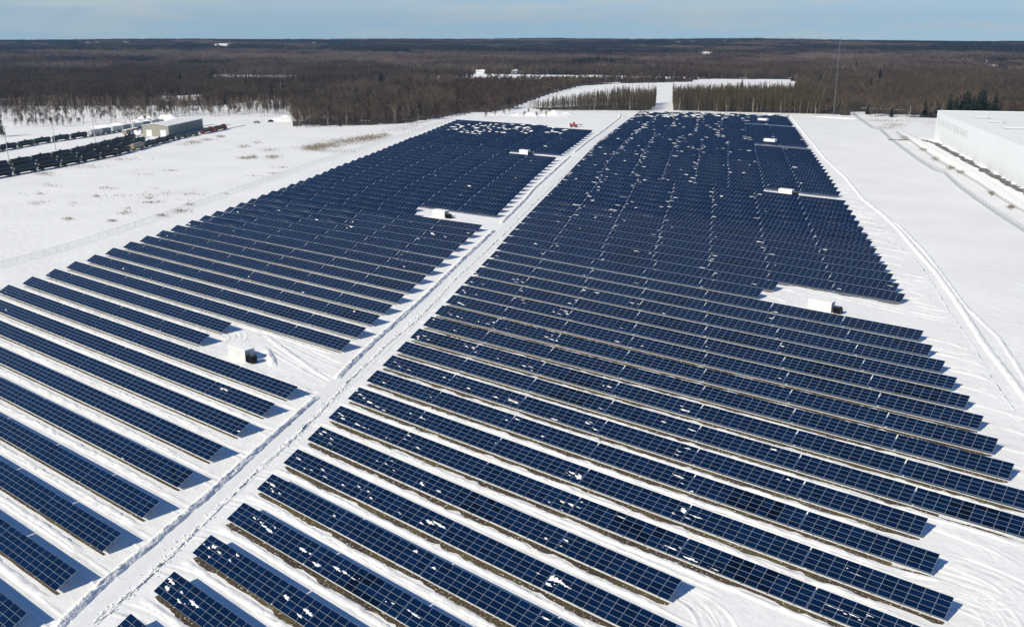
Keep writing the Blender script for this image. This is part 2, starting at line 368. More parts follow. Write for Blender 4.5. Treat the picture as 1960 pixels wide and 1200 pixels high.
for i in range(len(LBY)):
    Y = LBY[i] * s80; x0 = LBX[i] * s80; dy = LDY(i) * s80; YR = Y + dy; x1 = xat(LRp, YR)
    cut = 0
    if i in (1, 2): x1 = gp([425, 458][i - 1], [635, 615][i - 1], ZT)[0]; dy *= .7
    if i in (17, 18): x1 = gp([801, 816][i - 17], [404.7, 392][i - 17], ZT)[0]; dy *= .7
    cpx = proj(x1, Y + dy, ZT)
    if 292 < cpx[1] < 300.5 and i > 20: x1 = gp(972, 290, ZT)[0]; dy *= .7
    if 239 < cpx[1] < 244 and i > 20: x1 = gp(1050, 241, ZT)[0]
    if i == len(LBY) - 1: pass
    Ls = x1 - x0; n = int(Ls // TP); part = int(round((Ls - n * TP) / MW))
    if part > 9: n += 1; part = 0
    if part < 2: part = 0
    sc = Ls / (n * TP + part * MW + (.22 if part else 0))
    rows.append(dict(b='left', i=i, x0=x0, y0=Y, ang=math.atan2(dy, Ls), n=n, pitch=TP * sc, part=part))
for k, (px, py) in enumerate([(530, 772), (482, 808), (431, 853), (375, 902.5), (311, 958), (238, 1019.5), (153, 1090.6), (58, 1172)]):
    x1, y1 = gp(px, py, ZT); n = [7, 6, 6, 5, 4, 3, 2, 2][k]; part = 0
    rows.append(dict(b='left', i=-1 - k, x0=x1 - n * TP, y0=y1 - .3, ang=0, n=n, pitch=TP, part=0))
for k, (px, py) in enumerate([]): pass
# far short rows of the left block stop behind the notches
tables = []
for r_ in rows:
    c_, s_ = math.cos(r_['ang']), math.sin(r_['ang']); x, y = r_['x0'], r_['y0']; off = 0
    lens = ([r_['part']] if r_['part'] else []) + [11] * r_['n']
    rj = rnd.uniform(-.03, .03)
    for k, m_ in enumerate(lens):
        sc = r_['pitch'] / TP; ln = m_ * MW * sc
        X = x + off * c_; Y = y + off * s_ + rnd.uniform(-.04, .04); off += (r_['pitch'] if m_ == 11 else ln + .22)
        j = k if r_['b'] == 'right' else len(lens) - 1 - k
        cx_, cy_ = X + ln / 2 * c_, Y + ln / 2 * s_
        ppx, ppy = proj(cx_, cy_, ZT)
        if ppx < -260 or ppx > 2260 or ppy > 1420: continue
        if r_['b'] == 'right' and r_['i'] > 22:
            # clearings cut into the block for the inverter pads, and its stepped back edge
            e1 = proj(X + ln * c_, Y, ZT)
            a_ = (ppx - 1443) / 163
            yy = 355 + a_ * 18
            if ppx > 1450 and yy - 5.2 < ppy < yy + 5.4: continue
            if ppx > 1432 and 274.0 + (ppx - 1430) * .05 - 1.7 < ppy < 274.0 + (ppx - 1430) * .05 + 1.4: continue
            if ppx > 1440 and 235.3 < ppy - (ppx - 1440) * .03 < 237.4: continue
            if ppy < 212.3 + max(0, ppx - 1234) * .027: continue
        if r_['b'] == 'left' and ppy < np.interp(ppx, [877, 952, 953, 1037, 1038, 1160], [226.5, 231, 226.5, 231, 226.5, 233]) - .5: continue
        if r_['b'] == 'left' and ppx > 1050 and 238.3 < ppy - (ppx - 1058) * .05 < 242.6: continue
        tables.append(dict(b=r_['b'], i=r_['i'], j=j, X=X, Y=Y, ang=r_['ang'], m=m_, sc=sc, px=ppx, py=ppy, d=math.hypot(cx_, cy_)))
tables.sort(key=lambda t: t['d'])
# keep those that can be seen
vis = [t for t in tables if -150 < t['px'] < 2110 and t['py'] < 1290]
tables = vis
print('tables', len(tables))
# a point on the table: along u (0..len), up the slope v (0..SL), n above the glass
st, ct = math.sin(TILT), math.cos(TILT)
def tp(u, v, n=0.0): return (u, -DEP + v * ct - n * st, ZL + v * st + n * ct)   # local frame: origin at ground under top-left corner
def modbank(m, lift=.012, seed=0):
    b = MB(); rr = random.Random(seed)
    L_ = m * MW
    base = [1.0 * rr.uniform(.8, 1.2) for _ in range(m)]
    # slab
    c = [tp(0, 0, -.05), tp(L_, 0, -.05), tp(L_, SL, -.05), tp(0, SL, -.05), tp(0, 0), tp(L_, 0), tp(L_, SL), tp(0, SL)]
    n = 0; b.v += c
    for q in ((0, 3, 2, 1), (4, 5, 6, 7), (0, 1, 5, 4), (1, 2, 6, 5), (2, 3, 7, 6), (3, 0, 4, 7)): b.f.append(q); b.m.append(0); b.t.append(1)
    dk = rr.random() < .12; d0 = rr.randrange(m)
    for a in range(m):
        for r_ in range(4):
            u0, u1 = a * MW + .034, (a + 1) * MW - .034; v0, v1 = r_ * MH + .028, (r_ + 1) * MH - .028
            t = rr.uniform(.75, 1.3)
            if dk and abs(a - d0) < 3 and rr.random() < .55: t *= .35
            b.quad(tp(u0, v0, lift), tp(u1, v0, lift), tp(u1, v1, lift), tp(u0, v1, lift), 1, t)
    return b
def frame(m, posts=True):
    b = MB(); L_ = m * MW
    for v in (.6, 3.4):
        n0 = -.06; b.box(0.05, L_ - .05, v - .04, v + .04, n0 - .1, n0, xf=lambda p: tp(p[0], p[1], p[2]))
    k = max(2, int(round(L_ / 4.4)))
    xs = [L_ * (i + .5) / k for i in range(k)]
    for x in xs: b.box(x - .04, x + .04, .35, 3.7, -.28, -.16, xf=lambda p: tp(p[0], p[1], p[2]))
    if posts:
        for x in xs:
            for v in (.8, 3.1):
                q = tp(x, v, -.28); b.box(x - .06, x + .06, q[1] - .06, q[1] + .06, -.3, q[2])
    return b, xs
def postmesh(v):
    q = tp(0, v, -.28); b = MB(); b.box(-.06, .06, q[1] - .06, q[1] + .06, -.3, q[2]); return b.mesh('post', [M['steel']])
BANK = {}
def bank(m, k):
    if (m, k) not in BANK: BANK[(m, k)] = modbank(m, seed=k * 31 + m).mesh('module_bank', [M['alu'], M['glass']])
    return BANK[(m, k)]
FR = {}
def fr(m, posts):
    if (m, posts) not in FR: FR[(m, posts)] = frame(m, posts)[0].mesh('mounting_frame', [M['steel']])
    return FR[(m, posts)]
MOD = []
for k in range(10):
    b = MB(); x0, x1, y0, y1 = .004, MW - .004, .004, MH - .004
    b.box(x0, x1, y0, y1, -.05, 0, 0, xf=lambda p: (p[0], p[1] * ct - p[2] * st, p[1] * st + p[2] * ct))
    q = [(u, v * ct - .012 * st, v * st + .012 * ct) for u, v in ((.034, .028), (MW - .034, .028), (MW - .034, MH - .028), (.034, MH - .028))]
    b.quad(*q, 1, [.8, .9, 1, 1.1, 1.25, .85, 1.05, 1.3, .38, .3][k]); MOD.append(b.mesh('module', [M['alu'], M['glass']]))
PM = {v: postmesh(v) for v in (.8, 3.1)}
ones = ['', 'first', 'second', 'third', 'fourth', 'fifth', 'sixth', 'seventh', 'eighth', 'ninth', 'tenth', 'eleventh', 'twelfth', 'thirteenth', 'fourteenth', 'fifteenth', 'sixteenth', 'seventeenth', 'eighteenth', 'nineteenth']
def ordn(n):
    if n < 20: return ones[n]
    t = ['', '', 'twent', 'thirt', 'fort', 'fift', 'sixt'][n // 10]
    return t + 'ieth' if n % 10 == 0 else t + 'y-' + ones[n % 10]
NDET, NIND = 58, 299
far = MB(); rm = random.Random(99)
for q, t in enumerate(tables):
    if q >= NIND: break
    rowno = t['i'] + 1 if t['b'] == 'right' else t['i'] + 9
    lab = '%s solar table from the road in the %s row, %s block, counting rows upward' % (ordn(t['j'] + 1), ordn(rowno), t['b'])
    e = empty('solar_table', (t['X'], t['Y'], 0), t['ang'], lab, 'solar panels', 'solar tables in long rows on the snow'); t['o'] = e
    e.scale.x = t['sc']
    if q < NDET:
        dk = rm.random() < .14; d0 = rm.randrange(t['m'])
        for a in range(t['m']):
            for r_ in range(4):
                k = rm.randrange(8)
                if dk and abs(a - d0) < 3 and rm.random() < .5: k = 8 + rm.randrange(2)
                p = tp(a * MW, r_ * MH, 0); link('module', MOD[k], e, p)
        link('mounting_frame', fr(t['m'], False), e)
        kx = max(2, int(round(t['m'] * MW / 4.4)))
        for i_ in range(kx):
            for v in PM: link('post', PM[v], e, (t['m'] * MW * (i_ + .5) / kx, 0, 0))
    else:
        link('module_bank', bank(t['m'], q % 9), e); link('mounting_frame', fr(t['m'], True), e)
# the tables beyond the 299 nearest: one mass
Vs = []; Qs = []; Ms = []; Ts = []; nv = 0
cache = {}
for q, t in enumerate(tables[NIND:]):
    key = (t['m'], q % 9)
    if key not in cache:
        b = modbank(t['m'], lift=.012, seed=key[1] * 31 + t['m']); f_ = frame(t['m'], False)[0]
        n = len(b.v); b.v += f_.v; b.f += [tuple(n + k for k in qq) for qq in f_.f]; b.m += [2] * len(f_.f); b.t += [1] * len(f_.f)
        cache[key] = (np.array(b.v), np.array(b.f), np.array(b.m), np.array(b.t))
    v, f_, m_, t_ = cache[key]; v = v.copy(); v[:, 0] *= t['sc']
    c_, s_ = math.cos(t['ang']), math.sin(t['ang'])
    v = np.c_[v[:, 0] * c_ - v[:, 1] * s_ + t['X'], v[:, 0] * s_ + v[:, 1] * c_ + t['Y'], v[:, 2]]
    Vs.append(v); Qs.append(f_ + nv); nv += len(v); Ms.append(m_); Ts.append(t_)
me = npmesh('far_solar_tables', np.concatenate(Vs), np.concatenate(Qs), [M['alu'], M['glass'], M['steel']], tone=np.concatenate(Ts))
me.polygons.foreach_set('material_index', np.concatenate(Ms)); me.update()
tag(link('solar_tables', me), 'distant rows of dark blue solar tables packed close toward the wood', 'solar panels', 'solar tables in long rows on the snow', 'stuff')

# ------------------------------------------------------------------ thawed strips under the low edges
nb = NB(); gb = NB()
for r_ in rows:
    if r_['Y' if 'Y' in r_ else 'y0'] > 480: continue
    c_, s_ = math.cos(r_['ang']), math.sin(r_['ang']); ln = r_['n'] * r_['pitch'] + r_['part'] * MW
    x0, y0 = r_['x0'], r_['y0']
    off = -DEP + .15
    a = (x0 + .3 * c_ - s_ * off, y0 + .3 * s_ + c_ * off); b_ = (x0 + (ln - .3) * c_ - s_ * off, y0 + (ln - .3) * s_ + c_ * off)
    w = .95 if r_['b'] == 'right' else .10
    if r_['b'] == 'right' and r_['i'] < 3: w = .6
    # only thaws in front of a table's middle: pinch at the gaps between tables
    P, s = resample([a, b_], .7); T = np.array([c_, s_]); Nn = np.array([s_, -c_])
    g = np.abs(((s + .3) / r_['pitch'] * 1.0) % 1 - .5) * 2
    ww = w * (1 - .75 * np.clip((g - .86) / .14, 0, 1)) * (.25 + 1.3 * vnoise(s / 4.0, s * 0 + r_['i'] * 3.3, 4)) * (.8 + .4 * vnoise(s / .8, s * 0 + r_['i'], 6))
    Va = np.c_[P, np.full(len(P), .012)]; Vb = np.c_[P + Nn * (ww[:, None]), np.full(len(P), .012)]; Vc = np.c_[P - Nn * .5, np.full(len(P), .012)]
    A = np.stack([Vc, Va, Vb], 1).reshape(-1, 3); idx = np.arange(len(P) * 3).reshape(-1, 3)
    nb.add(A, np.stack([idx[:-1, :-1], idx[:-1, 1:], idx[1:, 1:], idx[1:, :-1]], -1).reshape(-1, 4))
    if abs(y0) < 330 and w > .4:                       # blades standing in the strip
        n = int(ln * 5.5); k = RS.randint(0, len(P), n); f_ = RS.uniform(-.1, 1, n); p = P[k] + Nn * (ww[k] * f_)[:, None] + RS.normal(0, .25, (n, 2)) * T
        h = RS.uniform(.08, .26, n); d = RS.uniform(0, 6.28, n); wd = RS.uniform(.02, .06, n)
        v = np.zeros((n, 4, 3)); dx = np.c_[np.cos(d), np.sin(d)] * wd[:, None]
        v[:, 0, :2] = p - dx; v[:, 1, :2] = p + dx; v[:, 2, :2] = p + dx * .3 + RS.normal(0, .08, (n, 2)); v[:, 3, :2] = v[:, 2, :2] - dx * .4; v[:, 2, 2] = h; v[:, 3, 2] = h
        gb.add(v.reshape(-1, 3), np.arange(n * 4).reshape(-1, 4))
tag(link('bare_ground', nb.mesh('bare_ground', M['strip'])), kind='structure')
me = gb.mesh('strip_grass', M['grass']); at = me.attributes.new('tone', 'FLOAT', 'FACE'); at.data.foreach_set('value', RS.uniform(.5, 1.5, len(me.polygons)).astype(np.float32))
tag(link('grass', me), 'thin brown and green grass in the thawed strips under the panels', 'grass', kind='stuff')

# ------------------------------------------------------------------ wheel tracks and windrows
nb = NB()
TR = [(-1.75, -.02), (-1.5, .07), (-1.2, .005), (-.75, .005), (-.5, .05), (0, .03), (.5, .05), (.75, .005), (1.2, .005), (1.5, .07), (1.75, -.02)]
TRB = [(-1.9, -.02), (-1.5, .16), (-1.2, .01), (-.6, .005), (-.3, .07), (0, .04), (.3, .06), (.6, .005), (1.2, .005), (1.5, .15), (2.0, -.02)]
rr = random.Random(3)
for r_ in rows:
    if r_['y0'] > (520 if r_['b'] == 'right' else 330): continue
    c_, s_ = math.cos(r_['ang']), math.sin(r_['ang']); ln = r_['n'] * r_['pitch'] + r_['part'] * MW
    def P_(u, v): return (r_['x0'] + u * c_ - v * s_, r_['y0'] + u * s_ + v * c_)
    v0 = 3.15 + rr.uniform(-.2, .2)
    if r_['b'] == 'right':
        pts = [P_(-8, v0 - 2.4), P_(-5, v0 - 1.2), P_(-1.5, v0 - .2)] + [P_(u, v0 + rr.uniform(-.35, .35)) for u in np.arange(4, ln + 1, 14)] + [P_(ln + 5, v0 - .3), P_(ln + 9, v0 - 1.4), P_(ln + 12, v0 - 4), P_(ln + 12.5, v0 - 7)][: 4 if r_['i'] > 7 else 1]
    else:
        pts = [P_(-2, v0 + 1)] + [P_(u, v0 + rr.uniform(-.35, .35)) for u in np.arange(4, ln - 1, 14)] + [P_(ln, v0), P_(ln + 3, v0 + .2), P_(ln + 5, v0 - .2)]
    if r_['b'] == 'right' and r_['y0'] > 150:
        w_ = rr.uniform(9, 16); nb.add(*ribbon([P_(ln - 6, v0 - .5), P_(ln + 2, v0 - .2), P_(ln + w_ * .6, v0 - 1.0), P_(ln + w_, v0 - 4), P_(ln + w_ * .95, v0 - 7.5), P_(ln + w_ * .7, v0 - 9.2), P_(ln - 2, v0 - 9.8)][:rr.choice([4, 5, 7])], [(-1.3, -.02), (-.9, .14), (-.4, .02), (.4, .02), (.9, .2), (1.4, -.02)], .8, .0, wob=.2, zn=.5, seed=r_['i'], sm=9))
        if r_['y0'] > 330: continue
    nb.add(*ribbon(pts, TRB if r_['y0'] < 150 else TR, .8, .0, wob=.12, zn=.6, seed=r_['i'] * 3 + (r_['b'] == 'left'), sm=6))
    if r_['y0'] < 260:
        pts = [P_(u, v0 + 1.6 + rr.uniform(-.25, .25)) for u in np.arange(-1, ln + 2, 18)]
        nb.add(*ribbon(pts, [(-.5, -.02), (-.2, .13), (.1, .16), (.5, -.02)], .7, .0, wob=.18, zn=.8, seed=r_['i']))
        pts = [P_(u, -DEP - 1.55 + rr.uniform(-.2, .2)) for u in np.arange(-1, ln + 2, 9)]
        nb.add(*ribbon(pts, [(-.9, -.02), (-.3, .22), (.2, .2), (.7, -.02)], .7, .0, wob=.25, zn=.9, seed=r_['i'] + 50))
# loops at the ends, the sweep in the bottom right corner, the pad by the first inverter
for pts in [[(1250, 1118), (1330, 1140), (1370, 1165), (1395, 1200), (1400, 1240)], [(1200, 1095), (1330, 1150), (1352, 1180), (1365, 1230)],
            [(1680, 1105), (1760, 1113), (1840, 1125), (1900, 1148), (1935, 1185), (1945, 1230)], [(1700, 1123), (1790, 1130), (1860, 1146), (1905, 1180), (1915, 1225)],
            [(1800, 1060), (1860, 1080), (1920, 1103), (1990, 1140)], [(1790, 985), (1850, 1000), (1920, 1020), (1990, 1046)], [(1700, 1078), (1800, 1100), (1880, 1125), (1975, 1170)],
            [(430, 664), (445, 655), (452, 646), (446, 638), (430, 634)], [(395, 664), (440, 662), (460, 652), (463, 640), (452, 632)],
            [(480, 632), (560, 660), (640, 697), (668, 704)], [(505, 655), (560, 690), (620, 722), (636, 730)],
            [(930, 445), (905, 436), (870, 424), (820, 412)], [(1130, 298), (1080, 300), (1020, 296)], [(1735, 583), (1770, 592), (1810, 600), (1835, 601)], [(1500, 548), (1600, 566), (1700, 590), (1800, 612), (1830, 611)]]:
    nb.add(*ribbon(gline(pts), TRB, .8, .0, wob=.12, zn=.5, seed=len(pts), sm=14))
tag(link('wheel_tracks', nb.mesh('wheel_tracks', M['snow'])), kind='structure')
nb = NB()
for pts, w, h in [([(1513, 222), (1545, 262), (1580, 305), (1618, 340), (1655, 385), (1690, 411), (1722, 442), (1755, 481), (1790, 520), (1829, 574), (1883, 657), (1960, 757), (2040, 860)], 2.4, .5),
                  ([(1655, 380), (1679, 401), (1720, 431), (1768, 479), (1794, 513), (1851, 590), (1912, 646), (1960, 722), (2010, 800)], 1.8, .25),
                  ([(1640, 395), (1700, 455), (1755, 500), (1790, 550), (1816, 596), (1855, 650), (1897, 722), (1945, 790), (2000, 880)], .8, .06),
                  ([(1560, 224), (1592, 226), (1640, 229)], 2.5, .7), ([(505, 640), (560, 680), (620, 722), (637, 728)], 2.2, .22), ([(855, 425), (900, 432), (945, 441)], 2.2, .22),
                  ([(545, 745), (565, 742), (585, 748), (600, 752)], 3.0, .5), ([(508, 668), (516, 680), (524, 702)], 2.6, .6),
                  ([(1730, 256), (1790, 290), (1860, 332), (1920, 372), (1975, 408)], 9, .8)]:
    nb.add(*ribbon(gline(pts), [(w * (t - .5), h * math.sin(math.pi * t) - .02) for t in np.linspace(0, 1, 8)], .9, 0, wob=.2, zn=.4, seed=int(w * 10), sm=8))
tag(link('snow_windrow', nb.mesh('snow_windrow', M['snow_berm'], False)), kind='structure')
nb = NB()
nb.add(*ribbon(gline([(1700, 268), (1765, 268), (1790, 275), (1830, 297), (1880, 325), (1930, 352), (1990, 385)]), [(-2.6, 0), (0, .0), (2.2, 0)], 2.5, .02, wob=2.4, sm=2))
tag(link('muddy_track', nb.mesh('muddy_track', M['mud'])), kind='structure')

# ------------------------------------------------------------------ snow lying on the panels
nb = NB()
def blob(t, u, v, a, b, rs):
    """lump of snow, a long by b high, on table t"""
    n = 14; th = np.arange(n) * 2 * math.pi / n; rr_ = rs.uniform(.3, 1.25, n)
    L_ = t['m'] * MW; pts = []
    for ring, hgt in ((1, 0.02), (.7, .06), (.3, .09)):
        uu = np.clip(u + np.cos(th) * a * rr_ * ring, .05, L_ - .05); vv = np.clip(v + np.sin(th) * b * rr_ * ring, .05, SL - .03)
        pts.append(np.array([tp(p, q, hgt * min(1, b * 2.5)) for p, q in zip(uu, vv)]))
    P = np.concatenate(pts + [np.array([tp(min(max(u, .1), L_ - .1), min(max(v, .1), SL - .1), .10 * min(1, b * 2.5))])])
    P[:, 0] *= t['sc']; c_, s_ = math.cos(t['ang']), math.sin(t['ang'])
    P = np.c_[P[:, 0] * c_ - P[:, 1] * s_ + t['X'], P[:, 0] * s_ + P[:, 1] * c_ + t['Y'], P[:, 2]]
    Q = []
    for r_ in (0, 1):
        for i in range(n): j = (i + 1) % n; Q.append((r_ * n + i, r_ * n + j, (r_ + 1) * n + j, (r_ + 1) * n + i))
    for i in range(n): Q.append((2 * n + i, 2 * n + (i + 1) % n, 3 * n, 3 * n))
    Q = [q for q in Q]
    return P, Q
BV = []; BQ = []; bn = 0
def addblob(t, u, v, a, b, rs):
    global bn
    P, Q = blob(t, u, v, a, b, rs); BV.append(P)
    for q in Q: BQ.append(tuple(k + bn for k in (q[:3] if q[2] == q[3] else q)))
    bn += len(P)
def hit(px, py):
    d = ray(px, py); best = None
    for t in tables:
        if abs(t['px'] - px) > 330 or abs(t['py'] - py) > 130: continue
        c_, s_ = math.cos(t['ang']), math.sin(t['ang'])
        ox, oy = -t['X'], -t['Y']; o = np.array([ox * c_ + oy * s_, -ox * s_ + oy * c_, H]); dd = np.array([d[0] * c_ + d[1] * s_, -d[0] * s_ + d[1] * c_, d[2]])
        n_ = np.array([0, -st, ct]); p0 = np.array(tp(0, 0)); k = ((p0 - o) @ n_) / (dd @ n_); P = o + dd * k
        u = P[0] / t['sc']; v = (P[1] + DEP) / ct
        if -.2 < u < t['m'] * MW + .2 and -.2 < v < SL + .2 and (best is None or k < best[0]): best = (k, t, u, v)
    return best
# measured lumps: pixel centre in the photo, length and height in metres
LUMPS = [(328,1112,1.5,.5),(320,1125,.9,.5),(348,1133,.6,.3),(343,1150,.9,.35),(371,1155,1.9,.45),(410,1046,.8,.5),(420,1057,1.0,.25),(455,1062,.7,.3),(440,1072,.6,.3),
 (515,1015,1.4,.4),(500,1000,.8,.3),(526,1009,.6,.2),(487,991,.7,.3),(400,1048,.5,.3),(400,1065,.5,.25),(520,935,.5,.2),(522,940,.5,.3),(535,944,.7,.3),(512,922,.9,.2),
 (572,878,1.2,.3),(583,896,.6,.2),(596,899,.7,.2),(618,899,.9,.3),(622,912,.9,.2),(657,928,.7,.25),(687,931,.6,.3),(705,940,.6,.25),(710,953,.7,.3),(824,1000,1.5,.45),(845,1006,1.4,.45),(835,1000,1.2,.3),(807,1001,.7,.3),(765,981,.7,.2),
 (640,987,.5,.3),(580,1052,1.2,.4),(595,1060,.7,.3),(605,1080,1.2,.4),(645,1088,1.3,.4),(660,1095,.9,.3),(676,1107,.8,.2),(752,1154,.6,.2),(795,1177,1.3,.3),(783,1168,.6,.2),(548,1143,1.0,.5),(590,1172,1.4,.5),(573,1178,.9,.3),
 (1055,1105,1.6,.9),(1070,1112,1.4,.7),(1085,1122,1.2,.3),(1050,1118,.9,.5),(1030,1097,.5,.2),(1083,1034,.8,.3),(1045,1030,.5,.3),(1068,1041,.4,.2),
 (614,830,1.0,.25),(635,840,.9,.25),(632,848,.8,.2),(722,882,.5,.2),(738,887,.9,.2),(754,900,.5,.2),(808,927,1.0,.3),(807,924,.5,.5),(840,940,1.0,.25),
 (690,755,1.2,.25),(697,762,.7,.3),(708,770,1.3,.4),(722,778,1.3,.3),(735,785,1.2,.2),(683,748,.6,.3),(805,798,.9,.6),(786,791,.4,.3),(812,802,.6,.2),(728,793,1.0,.4),(718,796,.6,.4),(655,795,1.0,.25),(657,801,1.0,.35),(684,812,1.2,.4),(697,818,.8,.2),(740,838,.5,.2),(775,840,.9,.2),(800,857,.9,.3),(850,842,.6,.3),(856,846,.9,.3),(950,848,.6,.2),
 (757,693,1.0,.2),(765,701,.9,.25),(783,708,1.0,.2),(735,732,.9,.3),(825,760,.5,.2),(850,722,.9,.25),(862,727,.8,.2),(897,743,.8,.4),(980,767,1.0,.4),(988,770,.9,.5),(975,765,.5,.6),
 (812,643,1.1,.25),(820,650,1.0,.2),(800,648,.5,.4),(893,663,.8,.3),(907,666,1.0,.4),(910,674,.5,.3),(870,632,.8,.25),(874,634,.4,.1),(946,617,.9,.3),(969,629,.4,.2),(863,602,1.0,.2),(876,606,.9,.3),(884,609,.7,.2),(880,580,1.4,.35),(886,583,1.2,.3),(887,556,.9,.35),(890,560,.6,.3),(912,564,.8,.3),(903,540,1.1,.3),(924,544,.9,.2),(910,522,1.0,.3),(951,490,1.4,.2),
 (985,570,.9,.3),(1000,574,1.0,.2),(1003,580,.9,.2),(983,535,1.0,.25),(991,535,.8,.3),(1000,540,.9,.3),(988,540,1.2,.2),(1083,596,1.2,.3),(1087,601,1.0,.4),(1071,601,1.1,.25),(1075,593,1.0,.2),(1060,597,.5,.4),
 (1046,645,1.1,.25),(1055,649,1.0,.25),(1057,642,.6,.2),(1003,700,.9,.3),(1015,702,1.0,.25),(1018,709,.5,.2),(1190,628,.8,.2),(1182,654,1.0,.3),(1210,580,1.0,.3),(1222,582,1.1,.2),(1166,740,.9,.5),(1155,738,.4,.3),(1125,810,1.0,.3),(1140,822,.8,.3),(1131,808,.8,.2),(1310,785,1.2,.4),(1318,787,.5,.4),(1305,777,.6,.2),(1150,782,.8,.2),(1300,864,.8,.2),
 (1095,905,1.1,.3),(1108,914,1.3,.6),(1110,911,.6,.6),(1090,909,.5,.2),(1300,912,1.5,.4),(1306,925,.5,.2),(1310,978,1.0,.6),(1308,974,.8,.4),(1330,988,1.3,.25),(1340,991,.7,.2),(1290,983,.5,.2),(1077,960,.9,.25),(1095,967,1.3,.4),(1108,971,.8,.2),(1051,961,.5,.2),(1296,870,.7,.2),
 (1325,1071,1.6,.35),(1312,1066,.6,.3),(1303,1049,.6,.2),(1275,1050,.7,.1),(1370,1090,1.0,.2),(1355,1083,.7,.1),(1630,1095,1.0,.1),(1640,1099,1.0,.12),(1590,1160,1.6,.15),(1605,1166,.8,.15),(1635,1178,1.2,.2),(1618,1174,.5,.2),(1665,1178,.9,.2),
 (432,746,1.4,.4),(425,744,.7,.5),(241,666,.4,.15),(11,593,.7,.35),(11,559,.4,.2),(94,525,.5,.2),(290,532,.5,.15),(320,452,.7,.3),(305,449,.4,.2),(672,434,1.3,.9),(664,437,.7,.4),(606,421,1.1,.9),(612,423,.8,.4),(675,425,.4,.9),(786,424,.9,.4),(800,457,.9,.4),(827,447,1.1,.8),(830,449,.8,.6),(898,356,1.4,.8),(1044,280,1.8,1),(534,403,1,.4),(455,406,1.1,.5),(362,429,1.4,.6),(540,360,.9,.5),(590,250,.9,.5)]
RB_ = np.random.RandomState(17)
for (x, y, a, b) in LUMPS:
    h_ = hit(x, y)
    if h_: 
        addblob(h_[1], h_[2], h_[3], a * .6, b * .62, RB_)
        addblob(h_[1], h_[2] - a * .45, h_[3] + b * .2, a * .38, b * .42, RB_); addblob(h_[1], h_[2] + a * .5, h_[3] - b * .15, a * .36, b * .34, RB_)
        if RB_.rand() < .5: addblob(h_[1], h_[2] + RB_.uniform(-1.6, 1.6), h_[3] + RB_.uniform(-.3, .5), RB_.uniform(.12, .3), RB_.uniform(.06, .14), RB_)
for t in tables:
    if t['b'] == 'right':
        D = t['d']; far_ = np.clip((D - 260) / 500, 0, 1); L_ = t['m'] * MW
        east = np.clip((t['j'] - 3.2) / 2.5, 0, 1)
        n = RB_.poisson((.35 + 3.2 * far_ * .78) * (1 - .88 * east))
        if D < 250: n = RB_.poisson(.5 * (1 - east))
        for _ in range(n):
            u = abs(RB_.normal(0, 1.9)) if RB_.rand() < .8 else RB_.uniform(0, L_)
            if RB_.rand() < .35: u = L_ - u
            k = RB_.choice([0, 1, 1, 2, 2, 3, 3]) * MH + .15
            addblob(t, u, k, RB_.uniform(.3, 1.3) * (1 + 1.0 * far_), RB_.uniform(.08, .24) * (1 + .9 * far_), RB_)
        if t['py'] < 222:
            for _ in range(RB_.poisson(5 * (1 - .6 * east))): addblob(t, RB_.uniform(0, L_), RB_.uniform(.5, 3.8), RB_.uniform(1.5, 4), RB_.uniform(.4, .9), RB_)
    else:
        if 236 < t['py'] < 253 and 860 < t['px'] < 1100:
            for _ in range(RB_.poisson(3.2)): addblob(t, RB_.uniform(0, t['m'] * MW), RB_.uniform(1.5, 3.8), RB_.uniform(1.2, 3.2), RB_.uniform(.35, .9), RB_)
        elif RB_.rand() < .12: addblob(t, RB_.uniform(0, t['m'] * MW), RB_.choice([.2, 1.2, 2.2, 3.2]), RB_.uniform(.3, .8), RB_.uniform(.12, .35), RB_)
me = bpy.data.meshes.new('panel_snow'); me.from_pydata(np.concatenate(BV).tolist(), [], BQ); me.materials.append(M['snow_lump'])
me.polygons.foreach_set('use_smooth', [True] * len(me.polygons)); me.update()
tag(link('panel_snow', me), 'white lumps of unmelted snow lying on the dark panels', 'snow', kind='stuff')

